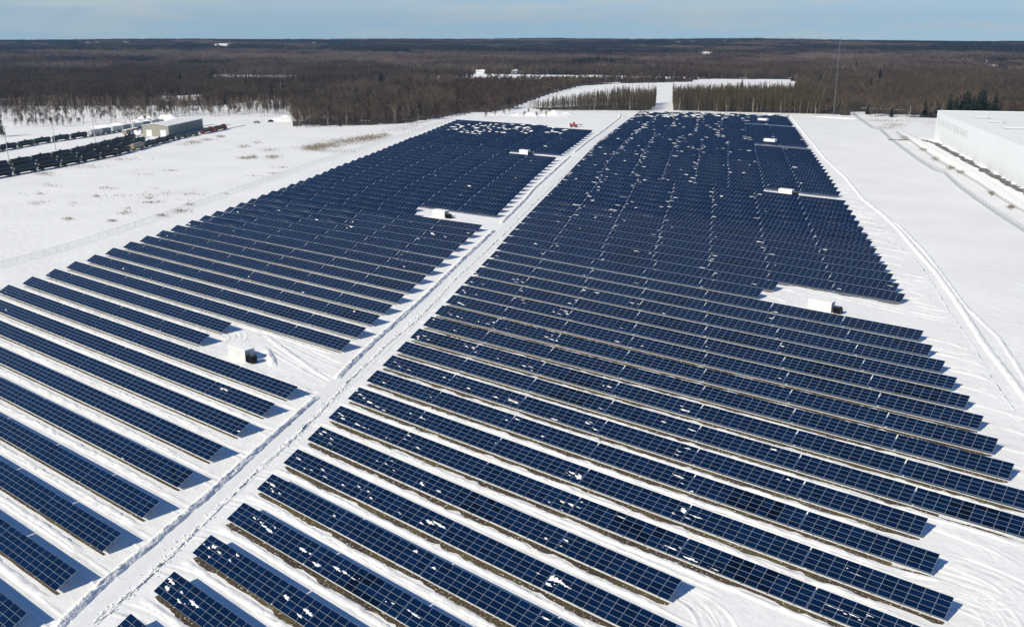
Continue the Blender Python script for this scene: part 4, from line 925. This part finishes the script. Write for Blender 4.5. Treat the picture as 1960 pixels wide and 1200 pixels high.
cl = [(600, 284, 14, 3, 1500), (625, 279, 18, 3, 1500), (660, 272, 20, 3, 1300), (690, 267, 18, 3, 1500), (715, 263, 14, 2.5, 1200), (735, 259, 8, 2, 400), (640, 290, 30, 2, 300), (770, 247, 14, 3, 260), (790, 240, 10, 3, 300), (745, 250, 20, 2, 150),
      (470, 303, 8, 1.5, 260), (522, 301, 8, 2, 330), (486, 301, 5, 2, 200), (465, 281, 7, 2, 200), (515, 288, 10, 1.5, 160), (492, 274, 5, 1.5, 90), (85, 333, 10, 2, 220), (370, 273, 10, 1.5, 260), (395, 268, 8, 1.2, 200), (422, 262, 5, 1.2, 200), (350, 277, 14, 2, 140), (230, 305, 30, 2, 200), (150, 320, 30, 2, 200),
      (130, 420, 6, 1.5, 80), (290, 388, 12, 1, 120), (215, 423, 6, 1.5, 90), (240, 408, 8, 2, 90), (310, 413, 6, 1.5, 90), (345, 405, 10, 2, 160), *[(RS.uniform(20, 560), RS.uniform(305, 400), RS.uniform(3, 14), RS.uniform(.6, 2), int(RS.uniform(15, 70))) for _ in range(34)], (1735, 264, 7, 2.5, 500), (1768, 287, 4, 1.5, 200), (1790, 305, 4, 2, 200), (1820, 322, 4, 2, 220), (1840, 330, 6, 2, 220), (1898, 370, 4, 2, 220), (1935, 397, 4, 2, 220), (1700, 245, 12, 2, 300), (1712, 240, 14, 2, 400), (1780, 235, 12, 3, 200), (1690, 232, 30, 1.5, 500)]
weeds(cl, 'weeds', 'thin patches of dry brown weeds poking through the open snow', M['grass'])

# ------------------------------------------------------------------ trees
def twigs(nb_, p0, d0, ln, n, rs, spread, tl, tw):
    """n fine twig blades along a limb"""
    for _ in range(n):
        t = rs.uniform(.15, 1); c = p0 + d0 * ln * t
        d = d0 * .8 + Vector((rs.normal(0, spread), rs.normal(0, spread), rs.normal(.25, spread * .6))); d.normalize()
        l_ = tl * rs.uniform(.5, 1.2); w = d.cross(Vector((rs.normal(), rs.normal(), rs.normal()))).normalized() * tw
        e = c + d * l_; nb_.quad(tuple(c - w), tuple(c + w), tuple(e + w * .3), tuple(e - w * .3), 1)
def bare(seed, h, cr, nl, nt, up, trunkm, twigm, tw=.05, tr=.17, base=.3, name='bare_tree'):
    rs = np.random.RandomState(seed); b = MB(); p = Vector((0, 0, -.2)); top = Vector((rs.normal(0, .4), rs.normal(0, .4), h * .96)); k = 5; pts = [p + (top - p) * (i / k) + Vector((rs.normal(0, .15), rs.normal(0, .15), 0)) * (0 < i) for i in range(k + 1)]
    for i in range(k): b.tube(pts[i], pts[i + 1], tr * (1 - i / k * .85), tr * (1 - (i + 1) / k * .85), 5, 0, False)
    for _ in range(nl):
        t = base + (1 - base) * rs.uniform(0, 1) ** .8; i = min(k - 1, int(t * k)); s_ = pts[i] + (pts[i + 1] - pts[i]) * (t * k - i)
        a = rs.uniform(0, 6.28); L_ = cr * rs.uniform(.7, 1.15) * math.sqrt(max(.15, 1 - ((t - base) / (1 - base)) ** 2 * .8)) if up < 2 else cr * rs.uniform(.5, 1.2) * (.45 + .75 * t); d = Vector((math.cos(a), math.sin(a), up * rs.uniform(.6, 1.4))).normalized()
        b.tube(s_, s_ + d * L_, tr * .3, .02, 4, 0, False); twigs(b, s_, d, L_, nt, rs, .45, cr * .6, tw)
    return b.mesh(name, [M[trunkm], M[twigm]])
def pine(seed, h, r, name='pine_tree'):
    rs = np.random.RandomState(seed); b = MB(); b.tube((0, 0, -.2), (0, 0, h), .22, .03, 6, 0, False); z = h * .1
    while z < h * .98:
        f_ = (1 - z / h) ** .75; n = int(5 + 5 * f_)
        for i in range(n):
            a = rs.uniform(0, 6.28); L_ = r * f_ * rs.uniform(.6, 1.2) + .2; d = Vector((math.cos(a), math.sin(a), rs.uniform(-.25, .35))); p = Vector((0, 0, z))
            for q in range(7):
                t = rs.uniform(.25, 1); c = p + d * L_ * t; sz = .5 * (.5 + f_) * rs.uniform(.7, 1.3); u = Vector((rs.normal(), rs.normal(), rs.normal(0, .35))).normalized() * sz; v = u.cross(Vector((rs.normal(0, .4), rs.normal(0, .4), 1))).normalized() * sz * .7
                b.quad(tuple(c - u), tuple(c - v), tuple(c + u), tuple(c + v), 1)
        z += .55
    return b.mesh(name, [M['bark'], M['needle']])
def grove(seed, n, W_, h, mt, pines=0, tw=.2):
    """a patch of far wood, coarse crowns"""
    rs = np.random.RandomState(seed); b = MB()
    for i in range(n):
        x, y = rs.uniform(-W_ / 2, W_ / 2, 2); hh = h * rs.uniform(.7, 1.2)
        if i < pines:
            for k in range(34):
                t = rs.uniform(.12, 1); a = rs.uniform(0, 6.28); r = 3.2 * (1.03 - t) ** .8 * rs.uniform(.3, 1); c = Vector((x + math.cos(a) * r, y + math.sin(a) * r, hh * 1.12 * t)); u = Vector((rs.normal(), rs.normal(), rs.normal(0, .4))).normalized() * .95; v = u.cross(Vector((rs.normal(0, .3), rs.normal(0, .3), 1))).normalized() * .8
                b.quad(tuple(c - u), tuple(c - v), tuple(c + u), tuple(c + v), 2)
        else:
            b.tube((x, y, 0), (x, y, hh * .7), .16, .06, 3, 0, False)
            for k in range(46):
                t = rs.uniform(.2, 1); a = rs.uniform(0, 6.28); r = 3.8 * math.sin(math.pi * min(1, t * .75 + .15)) * rs.uniform(0, 1); c = Vector((x + math.cos(a) * r, y + math.sin(a) * r, hh * t)); d = Vector((math.cos(a) + rs.normal(0, .5), math.sin(a) + rs.normal(0, .5), rs.uniform(.1, 1.2))).normalized() * 1.5; w = d.cross(Vector((rs.normal(), rs.normal(), rs.normal()))).normalized() * tw
                b.quad(tuple(c - w), tuple(c + w), tuple(c + d + w * .4), tuple(c + d - w * .4), 1)
    return b.mesh('wood_patch', [M['bark'], M[mt], M['needle_far']])
PR = [bare(1, 14, 3.6, 24, 12, .9, 'bark', 'twig'), bare(2, 16, 3.2, 24, 12, 1.2, 'bark', 'twig'), bare(3, 12, 3.8, 22, 12, .7, 'bark', 'twig_pale'),
      bare(4, 19, 1.7, 30, 10, 2.4, 'bark', 'twig_olive', base=.15, tr=.13), bare(5, 16, 1.5, 26, 10, 2.6, 'bark', 'twig_olive', base=.12, tr=.11),
      bare(6, 13, 2.6, 20, 9, 1.6, 'birch', 'twig_pale', tr=.2), bare(7, 5, 2.6, 26, 9, 1.5, 'bark', 'twig_red', base=.05, tr=.06, name='bush'), bare(8, 6, 2.3, 26, 9, 1.6, 'bark', 'twig_olive', base=.05, tr=.06, name='bush'),
      pine(9, 14, 3.4), pine(10, 17, 3.8)]
def single(k, px, py, sc, lab, cat, grp, nm):
    if k >= 8: CONS.append((px, py))
    x, y = gp(px, py); o = link(nm, PR[k], None, (x, y, 0), rnd.uniform(0, 6.28)); o.scale = (sc, sc, sc); tag(o, lab, cat, grp); return o
first = {}
CONS = []
PT = [(1816, 224, 1.15, 9), (1828, 225, 1.2, 8), (1840, 224, 1.2, 9), (1850, 226, 1.25, 9), (1860, 224, 1.25, 8), (1869, 226, 1.3, 9), (1880, 225, 1.35, 9), (1890, 226, 1.0, 8), (1902, 225, 1.25, 9), (1847, 222, 1.3, 9), (1876, 222, 1.35, 9)]
for i, (x, y, sc, k) in enumerate(PT): o = single(k, x, y, sc * 1.12, 'dense dark green pine in the cluster behind the white warehouse', 'pine tree', 'pines behind the warehouse', 'pine_tree'); first.setdefault(k, o)
for (x, y, sc, k, lab) in [(1769, 221, 1.05, 8, 'lone dark pine just left of the warehouse corner'), (1792, 216, .9, 8, 'dim pine between the lone pine and the warehouse pines'), (1538, 215, .85, 9, 'bushy dark pine behind the top right panel corner, left one'), (1549, 215, .75, 8, 'smaller dark pine behind the top right panel corner'),
     (3, 262, 1.0, 9, 'thin dark conifer at the extreme left above the tracks'), (542, 172, .9, 9, 'dark conifer in the wood, above the parked cars'), (520, 182, .8, 8, 'dark conifer in the wood, left of the one above the parked cars'), (582, 165, .95, 9, 'dark conifer in the wood, right of the pair above the parked cars'), (472, 168, .9, 8, 'rounded dark conifer in the left wood, left of the others'), (345, 160, 1.0, 9, 'single dark conifer rising above the rusty shed'), (730, 162, 1.0, 9, 'dark conifer in the wood above the left panel block'), (682, 187, .9, 8, 'dark low conifer nearer the field above the left block'),
     (1638, 142, 1.3, 9, 'dark conifer crown standing right of the mast'), (1683, 157, 1.2, 9, 'dark tall conifer farther right of the mast'), (1667, 168, 1.0, 8, 'lower dark conifer between two taller ones right of the mast'), (1570, 156, .9, 8, 'small dark conifer just left of the mast'), (651, 243, .42, 8, 'small dark fir at the front edge of the wood, left'), (1420, 170, .9, 8, 'dark conifer poking out of the thicket by the white field')]:
    o = single(k, x, y, sc, lab.replace('rusty shed', 'rail shed'), 'conifer', None, 'pine_tree'); first.setdefault(k, o)
EDGE = [(561, 243), (567, 246), (575, 244), (586, 245), (600, 243), (612, 245), (628, 243), (645, 243), (664, 242), (690, 241), (712, 240), (735, 239), (755, 238), (778, 237), (800, 234), (822, 230), (40, 240), (66, 241), (92, 240), (110, 243), (131, 238), (160, 240), (184, 238), (213, 236), (240, 234), (1145, 217), (1180, 216), (1205, 216), (1230, 214), (1248, 214), (1300, 214), (1340, 215), (1388, 216), (1440, 217), (1495, 221), (1510, 221), (1560, 223), (1615, 224), (1680, 228), (1740, 229)]
for i, (x, y) in enumerate(EDGE):
    k = [5, 0, 5, 1, 2, 0][i % 6] if x < 900 else [5, 3, 4][i % 3]
    o = single(k, x, y, rnd.uniform(.8, 1.1), 'pale birch with white stem at the snowy front edge of the wood' if k == 5 else ('slim bare poplar at the edge behind the right panel block' if k in (3, 4) else 'bare leafless tree at the snowy front edge of the left wood'), 'tree', {5: 'birches along the wood edge', 3: 'poplars behind the right block', 4: 'poplars behind the right block'}.get(k, 'bare trees along the left wood edge'), 'bare_tree'); first.setdefault(k, o)
for i, (x, y) in enumerate([(930, 226), (948, 223), (1003, 225), (1046, 225), (1035, 219), (890, 224), (940, 219), (1012, 219), (965, 221), (1028, 226), (1052, 219), (975, 217)]):
    o = single(6 + i % 2, x, y, .9, 'round rusty brown bush by the snow heaps behind the left block', 'bush', 'bushes by the snow heaps', 'bush'); first.setdefault(6 + i % 2, o)
for i, (x, y) in enumerate([(30, 243), (42, 241), (55, 243), (70, 242), (84, 243), (98, 241), (110, 242), (122, 243), (136, 241)]):
    single(6 + i % 2, x, y, 1.1, 'low reddish scrub bush at the left wood edge above the far siding', 'bush', 'scrub bushes at the left wood edge', 'bush')

# where trees may stand, in the photo's ground footprint
TLX = [-400, 0, 60, 150, 250, 380, 500, 556, 562, 600, 700, 780, 850, 905, 940, 1000, 1040, 1100, 1250, 1275, 1290, 1500, 1600, 1640, 1790, 1960, 2300]
TLY = [240, 238, 239, 240, 237, 226, 224, 224, 243, 244, 241, 237, 226, 216, 216, 206, 213, 213, 213, 150, 213, 218, 221, 224, 228, 231, 236]
FIELD = [(985, 205), (1050, 181), (1110, 165), (1180, 160.5), (1325, 157), (1333, 151.5), (1515, 152.5), (1524, 163), (1532, 190), (1286, 195), (1275, 215), (1238, 215), (1256, 198), (1110, 204), (1000, 208)]
THICK1 = [(985, 216), (1000, 208), (1110, 203), (1258, 198), (1258, 216)]
THICK2 = [(1277, 216), (1284, 195), (1400, 191), (1532, 190), (1590, 195), (1570, 225)]
FIELD2 = [(740, 150), (750, 143), (900, 141.5), (1330, 148), (1330, 151), (1070, 153)]
OPEN = [[(300, 232), (330, 224), (640, 221), (640, 227), (450, 231)], [(330, 216), (400, 205), (500, 192), (540, 190), (545, 200), (430, 212)], [(0, 226), (0, 216), (70, 212), (215, 214), (260, 224), (200, 228)], [(290, 196), (310, 184), (385, 182), (380, 192)], [(410, 149), (410, 143), (560, 145), (556, 149)]]
SCRUB = [(850, 224), (700, 205), (620, 186), (760, 160), (960, 153), (1330, 153), (1325, 157), (1110, 164), (1050, 180), (1000, 198), (940, 217)]
MASTCLR = [(1625, 232), (1632, 214), (1655, 214), (1665, 232)]
def scatter(n, dmin, dmax, rs):
    a = rs.uniform(-R(33), R(33), n); r = np.sqrt(rs.uniform(dmin ** 2, dmax ** 2, n)); aa = a - AZ
    X = r * np.sin(aa); Y = r * np.cos(aa); px, py = proj(X, Y); ok = (py < np.interp(px, TLX, TLY)) & ~inpoly(px, py, FIELD) & ~inpoly(px, py, FIELD2) & ~inpoly(px, py, MASTCLR)
    keep = np.ones(n)
    for P in OPEN: keep = np.where(inpoly(px, py, P), .3, keep)
    ok &= rs.rand(n) < keep
    for (qx, qy) in CONS: ok &= ~((np.abs(px - qx) < 6) & (py > qy - 2) & (py < qy + 15))
    ok &= ~((px > 1808) & (px < 1912) & (py > 216))
    hx = ~((px > 1785) & (py > 226.5)); ok &= hx
    return X[ok], Y[ok], px[ok], py[ok]
def gn(name, X, Y, kind, scl, protos, lab, zoff=None):
    z = hill(X, Y) if zoff is None else zoff
    me = bpy.data.meshes.new(name); me.vertices.add(len(X)); me.vertices.foreach_set('co', np.c_[X, Y, z - .1].astype(np.float32).ravel())
    at = me.attributes.new('kind', 'INT', 'POINT'); at.data.foreach_set('value', kind.astype(np.int32))
    at = me.attributes.new('scl', 'FLOAT', 'POINT'); at.data.foreach_set('value', scl.astype(np.float32))
    at = me.attributes.new('rot', 'FLOAT', 'POINT'); at.data.foreach_set('value', RS.uniform(0, 6.28, len(X)).astype(np.float32))
    o = link(name, me); g = bpy.data.node_groups.new(name, 'GeometryNodeTree')
    g.interface.new_socket('Geometry', in_out='INPUT', socket_type='NodeSocketGeometry'); g.interface.new_socket('Geometry', in_out='OUTPUT', socket_type='NodeSocketGeometry')
    gi = N(g, 'NodeGroupInput'); go = N(g, 'NodeGroupOutput'); jn = N(g, 'GeometryNodeJoinGeometry')
    def attr(nm, ty):
        a = N(g, 'GeometryNodeInputNamedAttribute'); a.data_type = ty; a.inputs['Name'].default_value = nm; return a
    ak = attr('kind', 'INT'); as_ = attr('scl', 'FLOAT'); ar = attr('rot', 'FLOAT')
    cx_ = N(g, 'ShaderNodeCombineXYZ'); L(g, ar.outputs[0], cx_.inputs[2])
    for i, po in enumerate(protos):
        oi = N(g, 'GeometryNodeObjectInfo', transform_space='ORIGINAL'); oi.inputs[0].default_value = po; oi.inputs['As Instance'].default_value = True
        cm = N(g, 'FunctionNodeCompare', data_type='INT', operation='EQUAL'); L(g, ak.outputs[0], cm.inputs[2]); cm.inputs[3].default_value = i
        ip = N(g, 'GeometryNodeInstanceOnPoints'); L(g, gi.outputs[0], ip.inputs['Points']); L(g, cm.outputs[0], ip.inputs['Selection']); L(g, oi.outputs['Geometry'], ip.inputs['Instance']); L(g, cx_.outputs[0], ip.inputs['Rotation']); L(g, as_.outputs[0], ip.inputs['Scale']); L(g, ip.outputs[0], jn.inputs[0])
    L(g, jn.outputs[0], go.inputs[0]); md = o.modifiers.new('scatter', 'NODES'); md.node_group = g
    tag(o, lab, 'wood', kind='stuff'); return o
protos = [first[k] for k in range(10)]
HOUSES = [(153, 87, 14, 0), (170, 88, 10, 0), (187, 87.5, 10, 1), (242, 88, 12, 0), (328, 90, 11, 1), (410, 91, 12, 0), (428, 89.5, 34, 0), (603, 86, 14, 0), (919, 141.5, 15, 0), (986, 141, 11, 0), (1297, 109.5, 9, 0), (1350, 104, 34, 0), (1297, 86, 12, 0), (1326, 85, 10, 1), (1735, 125, 7, 1), (1859, 120.5, 8, 0), (1890, 121.5, 9, 0), (1899, 132, 9, 0), (1909, 131.5, 8, 1), (1386, 84, 12, 0)]
HW = [(x, y, *gp(x, y), w) for x, y, w, r_ in HOUSES]
def clear(X, Y, px, py):
    ok = np.ones(len(X), bool); D = np.hypot(X, Y)
    for (hx, hy, wx, wy, w) in HW:
        d = math.hypot(wx, wy); m_ = w * 1850 / d * .8 + 1; fr_ = 14 / (H / d)     # how far in front a 14 m tree still hides the roof
        ok &= ~((np.abs(px - hx) < m_) & (D > d - fr_ * .75) & (D < d + 25))
    return ok
# nearer wood: single trees
X, Y, px, py = scatter(64000, 560, 1750, RS); ok = clear(X, Y, px, py); X, Y, px, py = X[ok], Y[ok], px[ok], py[ok]
n = len(X); nz = vnoise(X / 90, Y / 90, 21); nz2 = vnoise(X / 35, Y / 35, 22); rr_ = RS.rand(n)
kind = np.where(rr_ < .5, 0, np.where(rr_ < .9, 1, 2)); kind = np.where((nz > .62) & (rr_ < .7), np.where(rr_ < .3, 2, 3), kind)
kind = np.where((nz < .3) & (rr_ < .3), 6, kind)
kind = np.where(rr_ > .986, 8, kind); kind = np.where((rr_ > .965) & (rr_ <= .986), 5, kind)
right = px > 1530; kind = np.where(right & (nz2 > .38) & (rr_ < .6), np.where(rr_ < .25, 4, 2), kind)
scl = RS.uniform(.7, 1.08, n)
t1 = inpoly(px, py, THICK1) | inpoly(px, py, THICK2); kind = np.where(t1, np.where(rr_ < .5, 3, np.where(rr_ < .93, 4, 5)), kind); scl = np.where(t1, scl * np.clip(.5 + (px - 1010) / 300, .5, 1.05), scl)
sc_ = inpoly(px, py, SCRUB); kind = np.where(sc_, np.where(rr_ < .45, 6, np.where(rr_ < .8, 7, np.where(rr_ < .9, 4, 2))), kind); scl = np.where(sc_, scl * np.where(kind >= 6, 1.1, .65), scl)
mid = inpoly(px, py, [(560, 246), (560, 190), (700, 160), (870, 160), (870, 232)]); kind = np.where(mid & (rr_ < .75), np.where(nz2 > .5, np.where(rr_ < .4, 2, 7), np.where(rr_ < .3, 6, 0)), kind)
low = ((px > 400) & (px < 570) & (py > 148) & (py < 172)) | ((px < 560) & (py > 206)) | ((px > 280) & (px < 395) & (py > 191) & (py < 206))
lowa = low & ~((px < 560) & (py > 206)); kind = np.where(lowa & (rr_ < .55), 6, kind); scl = np.where(lowa, scl * .55, scl)
kind = np.where((px < 560) & (py > 206), np.where(rr_ < .35, 5, np.where(rr_ < .6, 4, np.where(rr_ < .75, 6, 0))), kind)
thin = np.where(mid | sc_, .8, 1); thin = np.where(t1, 1.0, thin); ed = np.interp(px, TLX, TLY) - py; thin = np.where((px < 560) & (py > 200), np.interp(py, [200, 215, 240], [1, .6, .22]), thin)
k_ = RS.rand(n) < thin; X, Y, kind, scl, px, py = X[k_], Y[k_], kind[k_], scl[k_], px[k_], py[k_]
Xt = []; 
print('near trees', len(X)); gn('wood', X, Y, kind, scl, protos, 'brown leafless wood with scattered conifers beyond the snowfield')
# extra dense planting for the two thickets behind the right block
a = RS.rand(26000, 2); 
d_ = 840 + a[:, 0] * 420; an = (-R(5) + a[:, 1] * R(30)) - AZ; X = d_ * np.sin(an); Y = d_ * np.cos(an); px, py = proj(X, Y)
ok = (inpoly(px, py, THICK1) | inpoly(px, py, THICK2)) & (py < np.interp(px, TLX, TLY)) & (RS.rand(len(X)) < 1.1); X, Y, px, py = X[ok], Y[ok], px[ok], py[ok]; rr_ = RS.rand(len(X))
print('thicket', len(X)); gn('thicket', X, Y, np.where(rr_ < .5, 3, np.where(rr_ < .95, 4, 5)), RS.uniform(.6, 1.0, len(X)) * np.clip(.45 + (px - 1010) / 300, .45, 1.05), protos, 'dense upright olive thicket between the panels and the white field')
# brown leaf litter under the denser wood, with the trees' shade put into its colour
cells = []; ra = np.arange(700, 2000, 9.0); aa = np.linspace(-R(33), R(33), 260)
rc, ac = np.meshgrid((ra[:-1] + ra[1:]) / 2, (aa[:-1] + aa[1:]) / 2, indexing='ij'); X = rc * np.sin(ac - AZ); Y = rc * np.cos(ac - AZ); px, py = proj(X, Y)
ok = (py < np.interp(px, TLX, TLY) - 1.5) & ~inpoly(px, py, FIELD) & ~inpoly(px, py, FIELD2) & ~((px < 560) & (py > 203)) & ~inpoly(px, py, MASTCLR) & (vnoise(X / 30, Y / 30, 71) > .12)
for P in OPEN: ok &= ~inpoly(px, py, P)
V = []; Q = []
for i, j in zip(*np.where(ok)):
    k = len(V)
    for (a_, b_) in ((i, j), (i, j + 1), (i + 1, j + 1), (i + 1, j)): V.append((ra[a_] * math.sin(aa[b_] - AZ), ra[a_] * math.cos(aa[b_] - AZ), .03))
    Q.append((k, k + 3, k + 2, k + 1))
V = np.array(V); V[:, 2] += hill(V[:, 0], V[:, 1])
M['litter_shade'] = mat('leaf_litter_shade', (.055, .042, .034), .95, noise=(.08, .6))
tag(link('forest_floor', npmesh('forest_floor', V, Q, M['litter_shade'])), kind='structure')
# far wood: patches
GR = [grove(31, 16, 34, 13, 'twig_far'), grove(32, 16, 34, 14, 'twig_far', 2), grove(33, 16, 34, 13, 'twig_farpale'), grove(34, 15, 34, 14, 'twig_far', 13), grove(35, 16, 34, 12, 'twig_red')]
X, Y, px, py = scatter(33000, 1720, 5000, RS); ok = clear(X, Y, px, py); X, Y, px, py = X[ok], Y[ok], px[ok], py[ok]
nz = vnoise(X / 420, Y / 160, 41) * .6 + vnoise(X / 130, Y / 60, 42) * .4; rr_ = RS.rand(len(X))
rot_ = np.interp(py, [70, 84, 95, 104, 110, 150], [.44, .46, .52, .38, .68, .85])
kind = np.where(rr_ < .55, 0, np.where(rr_ < .75, 1, np.where(rr_ < .88, 4, 4))); kind = np.where((vnoise(X / 300, Y / 110, 61) > .62) & (rr_ < .75), 2, kind); kind = np.where((nz > rot_) & (rr_ < .85), 3, kind)
gp_ = []
for i, (x, y) in enumerate([(40, 118), (610, 121), (1180, 112), (1700, 116), (1300, 121)]):
    xx, yy_ = gp(x, y); o = link('wood_patch', GR[i], None, (xx, yy_, float(hill(xx, yy_))))
    tag(o, '%s patch of far wood among the rest of the forest' % ['plain brown', 'brown', 'pale grey', 'dark conifer', 'reddish'][i], 'wood', None, 'stuff'); gp_.append(o)
print('far patches', len(X)); gn('far_wood', X, Y, kind, RS.uniform(.8, 1.15, len(X)), gp_, 'far wood stretching to the horizon')
# far houses
for i, (x, y, w, gl) in enumerate(HOUSES):
    wx, wy = gp(x, y); z0 = float(hill(wx, wy)); d = math.hypot(wx, wy)
    wh = max(3.2, min(9, d / 420)); big = w * max(1, d / 2600)
    pos_ = ['leftmost on the horizon slope', 'second from the left', 'third from the left', 'fourth from the left', 'fifth from the left', 'left end of the long pair', 'long and low, left of centre', 'single, small, centre left', 'beside the white strip, nearer', 'beside the white strip, right of the other', 'small, right of centre', 'long and low, right of centre', 'near the horizon, centre right', 'close to the one near the horizon', 'in the right wood by dark pines', 'in the right wood, left of three', 'in the right wood, middle', 'in the right wood, lower left', 'in the right wood, lower right', 'close below the horizon, right'][i]
    e = empty('far_house', (wx, wy, z0), -AZ * 0 + rnd.uniform(-.5, .1) + AZ, 'tiny pale building in the far wood, %s' % pos_, 'building')
    b = MB(); b.box(-big / 2, big / 2, -5, 5, 0, wh); b.poly([(-big / 2, -5, wh), (-big / 2, 5, wh), (-big / 2, 0, wh + 2.5)]); b.poly([(big / 2, 5, wh), (big / 2, -5, wh), (big / 2, 0, wh + 2.5)]); b.build('wall', M['beige'] if gl else M['white_wall'], e)
    b = MB(); b.quad((-big / 2 - .5, -5.5, wh - .2), (big / 2 + .5, -5.5, wh - .2), (big / 2 + .5, 0, wh + 2.6), (-big / 2 - .5, 0, wh + 2.6)); b.quad((-big / 2 - .5, 0, wh + 2.6), (big / 2 + .5, 0, wh + 2.6), (big / 2 + .5, 5.5, wh - .2), (-big / 2 - .5, 5.5, wh - .2)); b.build('roof', M['snow_lump'], e)

# ------------------------------------------------------------------ air
hz = MB(); hz.box(-5600, 4300, -900, 5600, -30, 140); ho = link('haze', hz.mesh('haze', []), None)
hm = bpy.data.materials.new('haze'); hm.use_nodes = True; t = hm.node_tree; t.nodes.clear(); o_ = N(t, 'ShaderNodeOutputMaterial'); pv = N(t, 'ShaderNodeVolumePrincipled')
pv.inputs['Color'].default_value = (.30, .58, .95, 1); pv.inputs['Density'].default_value = .000055; pv.inputs['Anisotropy'].default_value = .2
L(t, pv.outputs[0], o_.inputs['Volume']); ho.data.materials.append(hm); tag(ho, 'thin bluish air over the far wood', 'haze', kind='stuff')
